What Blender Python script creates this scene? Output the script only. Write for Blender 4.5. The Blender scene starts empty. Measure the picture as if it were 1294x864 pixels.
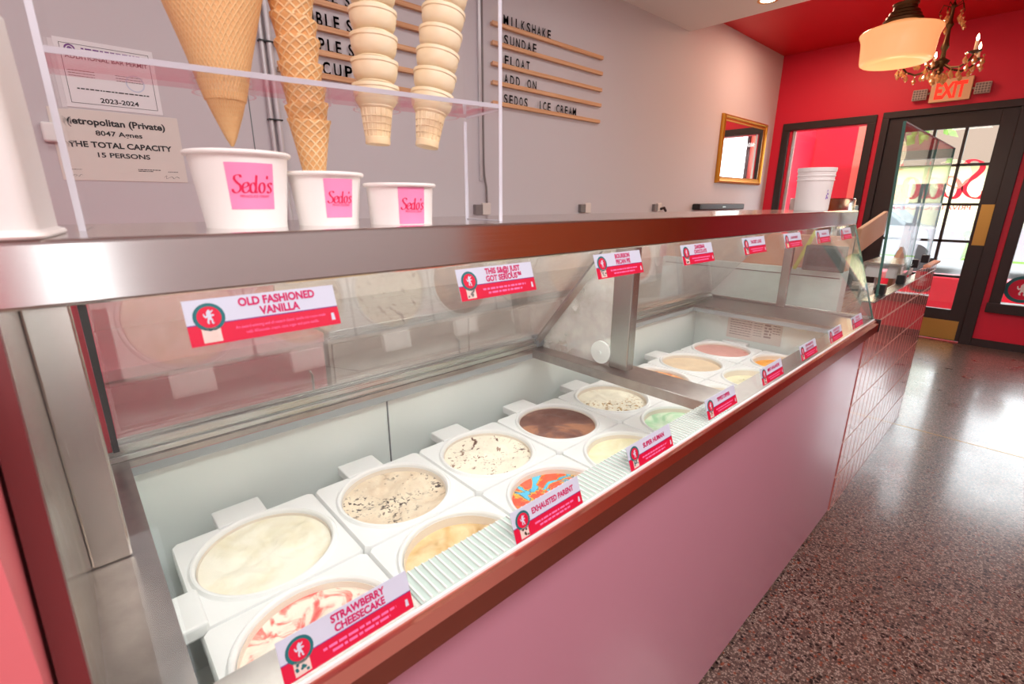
import bpy, bmesh, math, random
from mathutils import Vector, Matrix, noise
S = bpy.context.scene
COL = S.collection
PI = math.pi
Z0 = 1.41                                   # camera height; heights written as Z(rel) are relative to it
def Z(r): return Z0 + r

# ------------------------------------------------------------------ colour helpers
def lin(c):
    c = c/255.0
    return c/12.92 if c <= 0.04045 else ((c+0.055)/1.055)**2.4
def rgb(r, g, b): return (lin(r), lin(g), lin(b), 1.0)

# ------------------------------------------------------------------ camera
cam_d = bpy.data.cameras.new('camera')
cam = bpy.data.objects.new('camera', cam_d); COL.objects.link(cam)
RX = Vector((0.73475896, -0.67832017, 0.00331915))     # camera right
RD = Vector((-0.18688706, -0.20713567, -0.96029581))   # camera down
RF = Vector((0.65207553, 0.70496564, -0.27896405))     # camera forward
m = Matrix((RX, -RD, -RF)).transposed().to_4x4(); m.translation = (0, 0, Z0)
cam.matrix_world = m
cam_d.sensor_width = 36.0
cam_d.lens = 609.7*36.0/1294.0
cam_d.clip_start = 0.02; cam_d.clip_end = 200
cam_d.dof.use_dof = True
cam_d.dof.focus_distance = 1.7
cam_d.dof.aperture_fstop = 7.1
S.camera = cam

# ------------------------------------------------------------------ view, world, lights
S.view_settings.view_transform = 'Standard'
S.view_settings.look = 'None'
S.view_settings.gamma = 1.0
S.view_settings.use_curve_mapping = False
S.view_settings.exposure = 0.0
try:
    S.cycles.transparent_max_bounces = 32
    S.cycles.max_bounces = 10
    S.cycles.glossy_bounces = 6
    S.cycles.transmission_bounces = 8
except Exception: pass
W = bpy.data.worlds.new('sky'); S.world = W; W.use_nodes = True
W.node_tree.nodes['Background'].inputs[0].default_value = (0.93, 0.97, 1.0, 1)
W.node_tree.nodes['Background'].inputs[1].default_value = 6.5

def area(name, loc, size, power, color=(1, 1, 1), rot=(0, 0, 0), sizey=None):
    l = bpy.data.lights.new(name, 'AREA'); l.energy = power; l.color = color
    l.shape = 'RECTANGLE' if sizey else 'SQUARE'; l.size = size
    if sizey: l.size_y = sizey
    o = bpy.data.objects.new(name, l); COL.objects.link(o); o.location = loc; o.rotation_euler = rot
    return o
# unseen fill lights added under the ceiling: neutral over the counter and the customers, warm at the red end
for i, x in enumerate((-0.2, 1.3, 2.8)):
    area('ceiling_fill_light', (x, 1.45, 2.86), 0.6, 6.5, (1.0, 0.97, 0.96))
for i, (x, y) in enumerate(((-0.3, -0.9), (1.5, -0.9))):
    area('ceiling_fill_light', (x, y, 2.87), 0.9, 40, (1.0, 0.98, 0.98))
area('ceiling_fill_light', (3.2, -0.9, 2.87), 0.7, 12, (1.0, 0.93, 0.88))
area('ceiling_fill_light', (5.6, 1.75, 3.06), 0.6, 24, (1.0, 0.60, 0.42))
sun_d = bpy.data.lights.new('sun', 'SUN'); sun_d.energy = 2.5; sun_d.angle = 0.03
sun = bpy.data.objects.new('sun', sun_d); COL.objects.link(sun); sun.rotation_euler = (math.radians(42), 0, math.radians(-60))

# ------------------------------------------------------------------ material helpers
def nodes(mt): return mt.node_tree.nodes, mt.node_tree.links
def mat(name, col, rough=0.5, metal=0.0, coat=0.0, emit=None, estr=0.0, spec=0.5, sss=0.0):
    mt = bpy.data.materials.new(name); mt.use_nodes = True
    b = mt.node_tree.nodes['Principled BSDF']
    b.inputs['Base Color'].default_value = col
    b.inputs['Roughness'].default_value = rough
    b.inputs['Metallic'].default_value = metal
    b.inputs['Coat Weight'].default_value = coat
    b.inputs['Coat Roughness'].default_value = 0.05
    b.inputs['Specular IOR Level'].default_value = spec
    if sss: b.inputs['Subsurface Weight'].default_value = sss; b.inputs['Subsurface Radius'].default_value = (0.02, 0.015, 0.01)
    if emit: b.inputs['Emission Color'].default_value = emit; b.inputs['Emission Strength'].default_value = estr
    return mt
def coords(mt, scale=(1, 1, 1), rot=(0, 0, 0), kind='Object'):
    n, l = nodes(mt)
    t = n.new('ShaderNodeTexCoord'); mp = n.new('ShaderNodeMapping')
    mp.inputs['Scale'].default_value = scale; mp.inputs['Rotation'].default_value = rot
    l.new(t.outputs[kind], mp.inputs['Vector']); return mp.outputs['Vector']
def noise_node(mt, vec, scale, detail=3, rough=0.5, dist=0.0):
    n, l = nodes(mt); t = n.new('ShaderNodeTexNoise')
    t.inputs['Scale'].default_value = scale; t.inputs['Detail'].default_value = detail
    t.inputs['Roughness'].default_value = rough; t.inputs['Distortion'].default_value = dist
    l.new(vec, t.inputs['Vector']); return t
def ramp(mt, fac, stops, interp='LINEAR'):
    n, l = nodes(mt); r = n.new('ShaderNodeValToRGB'); r.color_ramp.interpolation = interp
    e = r.color_ramp.elements
    while len(e) < len(stops): e.new(0.5)
    for el, (p, c) in zip(e, stops): el.position = p; el.color = c
    l.new(fac, r.inputs['Fac']); return r.outputs['Color']
def mixc(mt, fac, a, b):
    n, l = nodes(mt); x = n.new('ShaderNodeMix'); x.data_type = 'RGBA'
    for s, v in ((0, fac), (6, a), (7, b)):
        if hasattr(v, 'is_linked') or hasattr(v, 'links'): l.new(v, x.inputs[s])
        else: x.inputs[s].default_value = v
    return x.outputs[2]
def setc(mt, out, name='Base Color'):
    mt.node_tree.links.new(out, mt.node_tree.nodes['Principled BSDF'].inputs[name])
def bump(mt, out, strength=0.3, dist=0.01):
    n, l = nodes(mt); b = n.new('ShaderNodeBump')
    b.inputs['Strength'].default_value = strength; b.inputs['Distance'].default_value = dist
    l.new(out, b.inputs['Height']); l.new(b.outputs['Normal'], n['Principled BSDF'].inputs['Normal'])
def steel(name, col, rough, scale, streak=0.05):
    mt = mat(name, col, rough, 1.0)
    v = coords(mt, scale); nn = noise_node(mt, v, 1.0, 4, 0.6)
    c2 = tuple(x*(1-streak) for x in col[:3])+(1,)
    setc(mt, ramp(mt, nn.outputs['Fac'], [(0.3, c2), (0.7, col)]))
    r = nodes(mt)[0].new('ShaderNodeMapRange')
    r.inputs['To Min'].default_value = max(rough-0.07, 0.03); r.inputs['To Max'].default_value = rough+0.07
    mt.node_tree.links.new(nn.outputs['Fac'], r.inputs['Value'])
    setc(mt, r.outputs[0], 'Roughness'); bump(mt, nn.outputs['Fac'], 0.03, 0.0003)
    return mt
def glass(name, tint=(1, 1, 1, 1), ior=1.45, rough=0.0, haze=0.0, hazecol=(0.9, 0.92, 0.9, 1), edge=None):
    mt = bpy.data.materials.new(name); mt.use_nodes = True
    n, l = nodes(mt); n.remove(n['Principled BSDF']); out = n['Material Output']
    tr = n.new('ShaderNodeBsdfTransparent'); tr.inputs[0].default_value = tint
    gl = n.new('ShaderNodeBsdfGlossy'); gl.inputs['Roughness'].default_value = rough
    gl.inputs[0].default_value = (1, 1, 1, 1)
    fr = n.new('ShaderNodeFresnel'); ge = n.new('ShaderNodeNewGeometry'); mi = n.new('ShaderNodeMix')
    mi.inputs[2].default_value = ior; mi.inputs[3].default_value = 1/ior       # same reflectance on both faces of a thin pane
    l.new(ge.outputs['Backfacing'], mi.inputs[0]); l.new(mi.outputs[0], fr.inputs['IOR'])
    base = tr.outputs[0]
    if haze:
        df = n.new('ShaderNodeBsdfDiffuse'); df.inputs[0].default_value = hazecol
        mh = n.new('ShaderNodeMixShader')
        v = coords(mt, (3, 3, 3)); nn = noise_node(mt, v, 2.0, 5, 0.6)
        rr = n.new('ShaderNodeMapRange'); rr.inputs['From Min'].default_value = 0.35; rr.inputs['From Max'].default_value = 0.75
        rr.inputs['To Min'].default_value = haze*0.45; rr.inputs['To Max'].default_value = haze*1.5
        l.new(nn.outputs['Fac'], rr.inputs['Value']); l.new(rr.outputs[0], mh.inputs[0])
        l.new(tr.outputs[0], mh.inputs[1]); l.new(df.outputs[0], mh.inputs[2]); base = mh.outputs[0]
    mx = n.new('ShaderNodeMixShader'); l.new(fr.outputs[0], mx.inputs[0])
    l.new(base, mx.inputs[1]); l.new(gl.outputs[0], mx.inputs[2]); l.new(mx.outputs[0], out.inputs[0])
    return mt

# ------------------------------------------------------------------ materials
M = {}
M['wall_grey'] = mat('wall_grey_paint', rgb(206, 200, 203), 0.6)
M['wall_red'] = mat('wall_red_paint', rgb(212, 24, 58), 0.5)
M['ceil_red'] = mat('ceiling_red_paint', rgb(205, 14, 28), 0.45)
M['white_ceil'] = mat('ceiling_white_paint', rgb(226, 216, 212), 0.7)
M['wainscot'] = mat('pink_wall_paint', rgb(212, 88, 108), 0.5)
M['pink_wall'] = mat('pink_side_wall_paint', rgb(228, 118, 124), 0.5)
M['front_wall'] = mat('customer_wall_paint', rgb(196, 190, 190), 0.7)
M['front_red'] = mat('customer_wall_terracotta', rgb(192, 88, 34), 0.6)
M['black_trim'] = mat('black_trim_paint', rgb(42, 34, 34), 0.4)
M['black'] = mat('black_plastic', rgb(24, 23, 25), 0.35)
mt = M['window_ink'] = mat('translucent_red_film', rgb(232, 30, 60), 0.5); n, l = nodes(mt)
_t = n.new('ShaderNodeBsdfTranslucent'); _t.inputs[0].default_value = rgb(240, 40, 60); _m = n.new('ShaderNodeMixShader'); _m.inputs[0].default_value = .6
l.new(n['Principled BSDF'].outputs[0], _m.inputs[1]); l.new(_t.outputs[0], _m.inputs[2]); l.new(_m.outputs[0], n['Material Output'].inputs[0])
M['letter'] = mat('black_letter', rgb(30, 28, 30), 0.4)
M['steel'] = steel('brushed_steel', rgb(218, 213, 210), 0.16, (1.5, 400, 900))
M['steel_rail'] = mat('rail_steel_pink_reflection', rgb(206, 126, 110), 0.26, 1.0)  # stainless rail; the pink it reflects is put into the base colour
M['steel_ledge'] = steel('ledge_steel', rgb(178, 170, 165), 0.32, (30, 30, 30), 0.2)
M['alu'] = steel('aluminium', rgb(200, 202, 198), 0.28, (3, 400, 400))
M['alu_v'] = mat('aluminium_upright', rgb(196, 196, 192), 0.26, 1.0)
M['steel_end'] = steel('end_panel_steel', rgb(206, 198, 190), 0.25, (500, 500, 2))
M['frost'] = mat('well_frost_band', rgb(170, 178, 180), 0.5)
M['maroon'] = mat('steel_red_reflection', rgb(104, 24, 26), 0.4)  # steel end frame; the red it reflects is put into the colour
M['white_liner'] = mat('white_liner', rgb(240, 247, 243), 0.45)
M['white_plastic'] = mat('white_plastic', rgb(238, 238, 236), 0.35)
M['rib_base'] = mat('rib_strip_base', rgb(196, 212, 204), 0.35)
M['collar'] = mat('tub_collar_plastic', rgb(240, 240, 238), 0.4)
M['tub_wall'] = mat('tub_paper_wall', rgb(232, 220, 205), 0.6)
M['gap'] = mat('grey_plastic', rgb(120, 126, 128), 0.6)
M['acrylic'] = glass('clear_acrylic', (0.985, 0.985, 0.99, 1), 1.3)
M['acrylic_edge'] = mat('acrylic_edge', rgb(218, 218, 226), 0.15)
M['acrylic_shelf'] = glass('acrylic_shelf_sheet', (0.97, 0.96, 0.97, 1), 1.2)
M['acrylic_dull'] = mat('acrylic_dull_edge', rgb(196, 192, 200), 0.2)
M['glass'] = glass('front_glass', (0.98, 0.99, 0.985, 1), 1.18, 0.0, 0.015)
M['glass_end'] = glass('end_glass', (0.95, 0.985, 0.965, 1), 1.4, 0.0, 0.06)
M['glass_rear'] = glass('rear_glass', (0.93, 0.94, 0.93, 1), 2.0, 0.01, 0.16, (0.86, 0.80, 0.77, 1))
M['glass_part'] = glass('partition_glass', (0.97, 0.98, 0.97, 1), 1.45, 0.02, 0.4, (0.9, 0.88, 0.85, 1))
M['glass_guard'] = glass('guard_glass', (0.93, 0.97, 0.95, 1), 1.5)
M['glass_win'] = glass('window_glass', (0.97, 0.98, 0.98, 1), 1.45)
M['glass_edge'] = mat('glass_edge_green', rgb(70, 110, 100), 0.2)
M['light_tube'] = mat('light_tube', rgb(255, 255, 255), 0.5, emit=(0.97, 1, 0.97, 1), estr=14)
M['paper'] = mat('white_paper', rgb(236, 234, 236), 0.6)
M['cream_paper'] = mat('cream_paper', rgb(226, 218, 210), 0.6)
M['cup'] = mat('white_cup_paper', rgb(250, 246, 241), 0.45)
M['cup_in'] = mat('cup_inside', rgb(240, 236, 230), 0.5)
M['pink_sticker'] = mat('pink_sticker', rgb(255, 150, 196), 0.45)
M['hot_pink'] = mat('hot_pink_ink', rgb(232, 30, 84), 0.5)
M['card_white'] = mat('card_pale_lavender', rgb(204, 210, 226), 0.4)
M['card_red'] = mat('card_crimson', rgb(214, 4, 58), 0.4)
M['card_purple'] = mat('card_purple_line', rgb(110, 44, 130), 0.4)
M['card_magenta'] = mat('card_magenta_ink', rgb(200, 10, 96), 0.4)
M['card_teal'] = mat('card_teal', rgb(22, 108, 112), 0.4)
M['card_pinkink'] = mat('card_pink_ink', rgb(246, 120, 176), 0.4)
M['card_photo'] = mat('card_photo_pale', rgb(226, 206, 196), 0.5)
M['wood'] = mat('pine_ledge_wood', rgb(226, 172, 128), 0.5)
v = coords(M['wood'], (2, 60, 60)); setc(M['wood'], ramp(M['wood'], noise_node(M['wood'], v, 1.5, 4).outputs['Fac'], [(0.3, rgb(206, 148, 104)), (0.7, rgb(232, 182, 138))]))
M['gold'] = mat('gilt_frame', rgb(204, 142, 52), 0.32, 0.85)
M['brass'] = mat('brass', rgb(196, 156, 84), 0.38, 0.9)
M['bronze'] = mat('aged_bronze', rgb(92, 70, 44), 0.4, 0.8)
M['mirror'] = mat('mirror_glass', (0.86, 0.86, 0.84, 1), 0.02, 1.0)
M['shade'] = mat('opal_glass_shade', rgb(250, 214, 172), 0.25, emit=rgb(255, 172, 104), estr=0.7)
M['flame'] = mat('candle_bulb', rgb(255, 240, 200), 0.3, emit=(1, 0.82, 0.5, 1), estr=22)
M['candle'] = mat('candle_sleeve', rgb(236, 214, 178), 0.5, emit=rgb(255, 200, 140), estr=0.25)
M['crystal'] = mat('amber_crystal', rgb(250, 210, 140), 0.05); M['crystal'].node_tree.nodes['Principled BSDF'].inputs['Transmission Weight'].default_value = 0.55
M['exit_face'] = mat('exit_sign_face', rgb(232, 196, 150), 0.5)
M['exit_red'] = mat('exit_letter_red', rgb(255, 60, 40), 0.5, emit=rgb(255, 50, 30), estr=0.5)
M['lens'] = mat('emergency_lamp_lens', rgb(190, 180, 170), 0.2)
M['downlight'] = mat('downlight_lens', rgb(255, 240, 210), 0.4, emit=(1, 0.9, 0.7, 1), estr=9)
M['pail'] = mat('white_pail_plastic', rgb(240, 236, 232), 0.4)
M['purple'] = mat('purple_print', rgb(150, 110, 200), 0.5)
M['tan'] = mat('tan_cardboard', rgb(216, 168, 136), 0.6)
M['pale_print'] = mat('pale_grey_print', rgb(164, 152, 148), 0.6)
M['beige'] = mat('beige_laminate', rgb(222, 208, 196), 0.45)
M['peach'] = mat('peach_board', rgb(224, 160, 128), 0.5)
M['grey_plastic'] = mat('dark_grey_plastic', rgb(92, 84, 80), 0.35)
M['yellow'] = mat('yellow_edge', rgb(232, 226, 96), 0.4)
M['conduit'] = mat('painted_conduit', rgb(205, 202, 204), 0.35, 0.3)
M['grey_box'] = mat('grey_outlet', rgb(120, 112, 110), 0.5)
M['outlet'] = mat('outlet_cover', rgb(226, 216, 208), 0.5)
M['pavement'] = mat('pavement', rgb(196, 190, 182), 0.8)
M['road'] = mat('asphalt', rgb(120, 120, 122), 0.85)
M['grass'] = mat('grass', rgb(120, 158, 70), 0.9)
M['bark'] = mat('bark', rgb(92, 74, 60), 0.9)
M['house'] = mat('cream_house', rgb(226, 208, 178), 0.8)
M['car'] = mat('grey_car_paint', rgb(150, 156, 162), 0.2, 0.3)
M['car_glass'] = mat('car_window', rgb(84, 94, 100), 0.08)
M['ext_red'] = mat('exterior_red_paint', rgb(206, 30, 60), 0.5)
M['ext_red_sunlit'] = mat('exterior_red_sunlit_tint', rgb(246, 150, 126), 0.6)  # sunlit end of the red porch wall, sunlight put into the colour
M['leaf'] = mat('leaf_green', rgb(120, 160, 70), 0.6)
v = coords(M['leaf'], (1, 1, 1)); setc(M['leaf'], ramp(M['leaf'], noise_node(M['leaf'], v, 3, 3).outputs['Fac'], [(0.35, rgb(84, 120, 50)), (0.7, rgb(170, 196, 110))]))

# glossy pink laminate
mt = M['laminate'] = mat('pink_laminate', rgb(198, 138, 156), 0.17, coat=0.4)
v = coords(mt, (1, 1, 1)); bump(mt, noise_node(mt, v, 18, 2).outputs['Fac'], 0.04, 0.004)
# glossy pink vertical tiles
mt = M['tile'] = mat('pink_glazed_tile', rgb(196, 92, 92), 0.1, coat=0.5)
v = coords(mt, (1, 1, 1), (PI/2, 0, 0))
n, l = nodes(mt); br = n.new('ShaderNodeTexBrick'); l.new(v, br.inputs['Vector'])
br.offset = 0.0; br.inputs['Scale'].default_value = 1.0
br.inputs['Brick Width'].default_value = 0.09; br.inputs['Row Height'].default_value = 0.18
br.inputs['Mortar Size'].default_value = 0.006; br.inputs['Mortar Smooth'].default_value = 0.2
br.inputs['Color1'].default_value = rgb(204, 124, 116); br.inputs['Color2'].default_value = rgb(198, 114, 108)
br.inputs['Mortar'].default_value = rgb(226, 176, 162)
setc(mt, br.outputs['Color']); 
rr = n.new('ShaderNodeMapRange'); rr.inputs['To Min'].default_value = 0.05; rr.inputs['To Max'].default_value = 0.6
l.new(br.outputs['Fac'], rr.inputs['Value']); setc(mt, rr.outputs[0], 'Roughness')
iv = n.new('ShaderNodeMath'); iv.operation = 'SUBTRACT'; iv.inputs[0].default_value = 1.0; l.new(br.outputs['Fac'], iv.inputs[1])
bump(mt, iv.outputs[0], 0.4, 0.002)
# terrazzo
mt = M['terrazzo'] = mat('terrazzo', rgb(150, 120, 105), 0.25, coat=0.55)
mt.node_tree.nodes['Principled BSDF'].inputs['Coat Roughness'].default_value = 0.14
n, l = nodes(mt); v = coords(mt, (1, 1, 1))
def voro(scale, rnd=1.0):
    t = n.new('ShaderNodeTexVoronoi'); t.inputs['Scale'].default_value = scale; l.new(v, t.inputs['Vector']); return t
v1 = voro(165); v2 = voro(72); v3 = voro(84)
ve = n.new('ShaderNodeTexVoronoi'); ve.feature = 'DISTANCE_TO_EDGE'; ve.inputs['Scale'].default_value = 165; l.new(v, ve.inputs['Vector'])
def chan(t, k): sc = n.new('ShaderNodeSeparateColor'); l.new(t.outputs['Color'], sc.inputs[0]); return sc.outputs[k]
def mul(a, b_): q = n.new('ShaderNodeMath'); q.operation = 'MULTIPLY'; l.new(a, q.inputs[0]); l.new(b_, q.inputs[1]); return q.outputs[0]
K0 = (0, 0, 0, 1); K1 = (1, 1, 1, 1)
fine = ramp(mt, chan(v1, 0), [(0.0, rgb(120, 92, 80)), (0.2, rgb(206, 172, 152)), (0.4, rgb(160, 124, 106)), (0.6, rgb(226, 196, 176)), (0.8, rgb(140, 108, 94))], 'CONSTANT')
fine = mixc(mt, ramp(mt, ve.outputs['Distance'], [(0.02, K1), (0.09, K0)]), fine, rgb(84, 62, 54))
dark = mul(ramp(mt, chan(v2, 1), [(0.74, K0), (0.75, K1)]), ramp(mt, v2.outputs['Distance'], [(0.40, K1), (0.46, K0)]))
col = mixc(mt, dark, fine, rgb(38, 30, 28))
warm = mul(ramp(mt, chan(v3, 2), [(0.88, K0), (0.89, K1)]), ramp(mt, v3.outputs['Distance'], [(0.34, K1), (0.40, K0)]))
col2 = mixc(mt, warm, col, rgb(178, 84, 36))
hs = n.new('ShaderNodeHueSaturation'); hs.inputs['Saturation'].default_value = .9; hs.inputs['Value'].default_value = .45; l.new(col2, hs.inputs['Color']); setc(mt, hs.outputs[0])
rn = n.new('ShaderNodeMapRange'); rn.inputs['To Min'].default_value = 0.2; rn.inputs['To Max'].default_value = 0.4
l.new(noise_node(mt, v, 6, 4).outputs['Fac'], rn.inputs['Value']); setc(mt, rn.outputs[0], 'Roughness')

# ------------------------------------------------------------------ mesh helpers
def new(): return bmesh.new()
def build(name, bm, mats, parent=None, smooth=False, loc=None, rot=None):
    me = bpy.data.meshes.new(name); bm.normal_update(); bm.to_mesh(me); bm.free()
    for x in (mats if isinstance(mats, (list, tuple)) else [mats]): me.materials.append(M[x] if isinstance(x, str) else x)
    if smooth:
        for p in me.polygons: p.use_smooth = True
        try: me.set_sharp_from_angle(angle=math.radians(40))
        except Exception: pass
    o = bpy.data.objects.new(name, me); COL.objects.link(o)
    if parent: o.parent = parent
    if loc is not None: o.location = loc
    if rot is not None: o.rotation_euler = rot
    return o
def thing(name, label, cat, loc=(0, 0, 0), rot=(0, 0, 0), group=None):
    o = bpy.data.objects.new(name, None); COL.objects.link(o); o.location = loc; o.rotation_euler = rot
    o.empty_display_size = 0.05
    return tag(o, label, cat, group)
def tag(o, label, cat, group=None):
    o['label'] = label; o['category'] = cat
    if group: o['group'] = group
    return o
def struct(name, bm, mats, **k):
    o = build(name, bm, mats, **k); o['kind'] = 'structure'; return o
def box(bm, a, b, bev=0.0, mi=0, seg=2, mtx=None):
    a = Vector(a); b = Vector(b); c = (a+b)/2; d = b-a
    r = bmesh.ops.create_cube(bm, size=1.0)
    vs = r['verts']
    for w in vs: w.co = Vector((w.co.x*d.x, w.co.y*d.y, w.co.z*d.z))+c
    fs = set(f for w in vs for f in w.link_faces)
    for f in fs: f.material_index = mi
    if bev > 0:
        es = list(set(e for w in vs for e in w.link_edges))
        q = bmesh.ops.bevel(bm, geom=es, offset=bev, segments=seg, affect='EDGES', profile=0.5)
        fs = set(q['faces']) | set(f for f in fs if f.is_valid)
        vs = list(set(w for f in fs for w in f.verts))
        for f in fs: f.material_index = mi
    if mtx: bmesh.ops.transform(bm, matrix=mtx, verts=list(vs))
    return vs
def prism(bm, pts, axis, lo, hi, mi=0):
    """extrude a 2-D polygon along an axis: axis 0 -> pts are (y,z); 1 -> (x,z); 2 -> (x,y)"""
    def P(p, t): return {0: (t, p[0], p[1]), 1: (p[0], t, p[1]), 2: (p[0], p[1], t)}[axis]
    A = [bm.verts.new(P(p, lo)) for p in pts]; B = [bm.verts.new(P(p, hi)) for p in pts]
    fs = [bm.faces.new(A), bm.faces.new(B[::-1])]
    k = len(pts)
    for i in range(k): fs.append(bm.faces.new((A[i], B[i], B[(i+1) % k], A[(i+1) % k])))
    for f in fs: f.material_index = mi
    bmesh.ops.recalc_face_normals(bm, faces=fs)
    return A+B
def loft(bm, loops, closed=False, mi=0, cap0=False, cap1=False):
    R = [[bm.verts.new(p) for p in lp] for lp in loops]; k = len(R[0]); fs = []
    for i in range(len(R)-(0 if closed else 1)):
        a = R[i]; b = R[(i+1) % len(R)]
        for j in range(k):
            fs.append(bm.faces.new((a[j], a[(j+1) % k], b[(j+1) % k], b[j])))
    if cap0: fs.append(bm.faces.new(R[0][::-1]))
    if cap1: fs.append(bm.faces.new(R[-1]))
    for f in fs: f.material_index = mi
    return R
def lathe(bm, prof, c=(0, 0, 0), n=48, mi=0, cap0=True, cap1=True):
    loops = []
    for r, z in prof:
        r = max(r, 1e-5)
        loops.append([(c[0]+r*math.cos(2*PI*i/n), c[1]+r*math.sin(2*PI*i/n), c[2]+z) for i in range(n)])
    return loft(bm, loops, mi=mi, cap0=cap0, cap1=cap1)
def tube(bm, pts, r, n=8, mi=0, cap=True):
    pts = [Vector(p) for p in pts]; loops = []
    for i, p in enumerate(pts):
        t = (pts[min(i+1, len(pts)-1)]-pts[max(i-1, 0)]).normalized()
        up = Vector((0, 0, 1)) if abs(t.z) < 0.95 else Vector((1, 0, 0))
        a = t.cross(up).normalized(); b = a.cross(t)
        rr = r[i] if isinstance(r, (list, tuple)) else r
        loops.append([p+rr*(math.cos(2*PI*j/n)*a+math.sin(2*PI*j/n)*b) for j in range(n)])
    loft(bm, loops, mi=mi, cap0=cap, cap1=cap)
_tc = {}
def text_geo(s, bold=0.0, spacing=1.0):
    """vertices (2-D) and faces of a string in the built-in font, cap height normalised to 1"""
    key = (s, bold, spacing)
    if key in _tc: return _tc[key]
    c = bpy.data.curves.new('t', 'FONT'); c.body = s; c.size = 1.0; c.offset = bold; c.resolution_u = 3; c.space_character = spacing
    o = bpy.data.objects.new('t', c); COL.objects.link(o)
    dg = bpy.context.evaluated_depsgraph_get(); me = bpy.data.meshes.new_from_object(o.evaluated_get(dg))
    vs = [(w.co.x, w.co.y) for w in me.vertices]; fs = [tuple(p.vertices) for p in me.polygons]
    bpy.data.objects.remove(o); bpy.data.curves.remove(c); bpy.data.meshes.remove(me)
    k = 1/0.72
    vs = [(x*k, y*k) for x, y in vs]
    _tc[key] = (vs, fs); return vs, fs
def add_text(bm, s, cap, mtx, mi=0, bold=0.0, xs=1.0, align='C', width=None, spacing=1.0, thick=0.0):
    vs, fs = text_geo(s, bold, spacing)
    if not vs: return
    x0 = min(p[0] for p in vs); x1 = max(p[0] for p in vs)
    if width: xs = width/((x1-x0)*cap)
    off = {'C': (x0+x1)/2, 'L': x0, 'R': x1}[align]
    B = [bm.verts.new(mtx @ Vector(((x-off)*cap*xs, y*cap, thick))) for x, y in vs]
    F = []
    for f in fs:
        try: F.append(bm.faces.new([B[i] for i in f])); F[-1].material_index = mi
        except ValueError: pass
    if thick:
        bmesh.ops.solidify(bm, geom=F, thickness=thick)
def flat(bm, pts, mtx, mi=0, z=0.0):
    f = bm.faces.new([bm.verts.new(mtx @ Vector((x, y, z))) for x, y in pts]); f.material_index = mi; return f
def disc(bm, cx, cy, r, mtx, mi, z, n=28, r0=0.0):
    if r0 == 0: return flat(bm, [(cx+r*math.cos(2*PI*i/n), cy+r*math.sin(2*PI*i/n)) for i in range(n)], mtx, mi, z)
    A = [bm.verts.new(mtx @ Vector((cx+r*math.cos(2*PI*i/n), cy+r*math.sin(2*PI*i/n), z))) for i in range(n)]
    B = [bm.verts.new(mtx @ Vector((cx+r0*math.cos(2*PI*i/n), cy+r0*math.sin(2*PI*i/n), z))) for i in range(n)]
    for i in range(n): bm.faces.new((A[i], A[(i+1) % n], B[(i+1) % n], B[i])).material_index = mi
def ribbon(bm, pts, nib, mtx, mi, z=0.0, minw=0.012):
    """a broad-nib pen stroke: thick across the nib, thin along it"""
    pts = [Vector((p[0], p[1])) for p in pts]; L = []
    for i, p in enumerate(pts):
        t = (pts[min(i+1, len(pts)-1)]-pts[max(i-1, 0)]).normalized(); nr = Vector((-t.y, t.x))
        w = max(abs(nr.dot(Vector(nib))), minw); L.append((p+nr*w, p-nr*w))
    for a, b in zip(L, L[1:]):
        f = bm.faces.new([bm.verts.new(mtx @ Vector((q.x, q.y, z))) for q in (a[0], a[1], b[1], b[0])]); f.material_index = mi
def arc(cx, cy, rx, ry, a0, a1, n=20):
    return [(cx+rx*math.cos(math.radians(a0+(a1-a0)*i/n)), cy+ry*math.sin(math.radians(a0+(a1-a0)*i/n))) for i in range(n+1)]
def spline(ps, n=6):
    out = []; P = [ps[0]]+list(ps)+[ps[-1]]
    for i in range(1, len(P)-2):
        for k in range(n):
            t = k/n; a, b, c, d = P[i-1], P[i], P[i+1], P[i+2]
            out.append(tuple(0.5*((2*b[j])+(-a[j]+c[j])*t+(2*a[j]-5*b[j]+4*c[j]-d[j])*t*t+(-a[j]+3*b[j]-3*c[j]+d[j])*t**3) for j in (0, 1)))
    out.append(ps[-1]); return out
def script_word(bm, mtx, mi, width, z=0.0, letters='Sedo\'s'):
    """the shop's slanted high-contrast serif wordmark, x 0..width"""
    nib = (0.066, 0.016); slant = 0.13
    S_ = spline([(.40, .86), (.36, .97), (.22, 1.0), (.09, .92), (.07, .76), (.20, .58), (.36, .42), (.40, .22), (.28, .04), (.12, .0), (.0, .08), (-.02, .2)])
    e_ = spline([(.06, .27), (.22, .32), (.34, .42), (.33, .54), (.22, .58), (.09, .48), (.03, .28), (.07, .08), (.19, .0), (.32, .06), (.38, .15)])
    d1 = arc(.18, .28, .155, .28, 40, 400); d2 = [(.34, 1.0), (.34, .14), (.38, .01), (.47, .06)]
    o_ = arc(.19, .29, .165, .29, 0, 360, 28)
    ap = [(.05, .98), (.045, .80)]
    s_ = spline([(.27, .48), (.22, .57), (.13, .58), (.05, .50), (.07, .39), (.19, .28), (.26, .16), (.20, .03), (.09, .0), (.0, .10)])
    G = {'S': ([S_], .46), 'e': ([e_], .42), 'd': ([d1, spline(d2)], .50), 'o': ([o_], .42), "'": ([ap], .10), 's': ([s_], .32)}
    tot = sum(G[c][1] for c in letters); k = width/tot; x = 0.02
    for c in letters:
        for st in G[c][0]:
            ribbon(bm, [((x+p[0]+slant*(p[1]-0.3))*k, p[1]*k) for p in st], (nib[0]*k, nib[1]*k), mtx, mi, z, 0.021*k)
        x += G[c][1]
    return k
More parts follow.
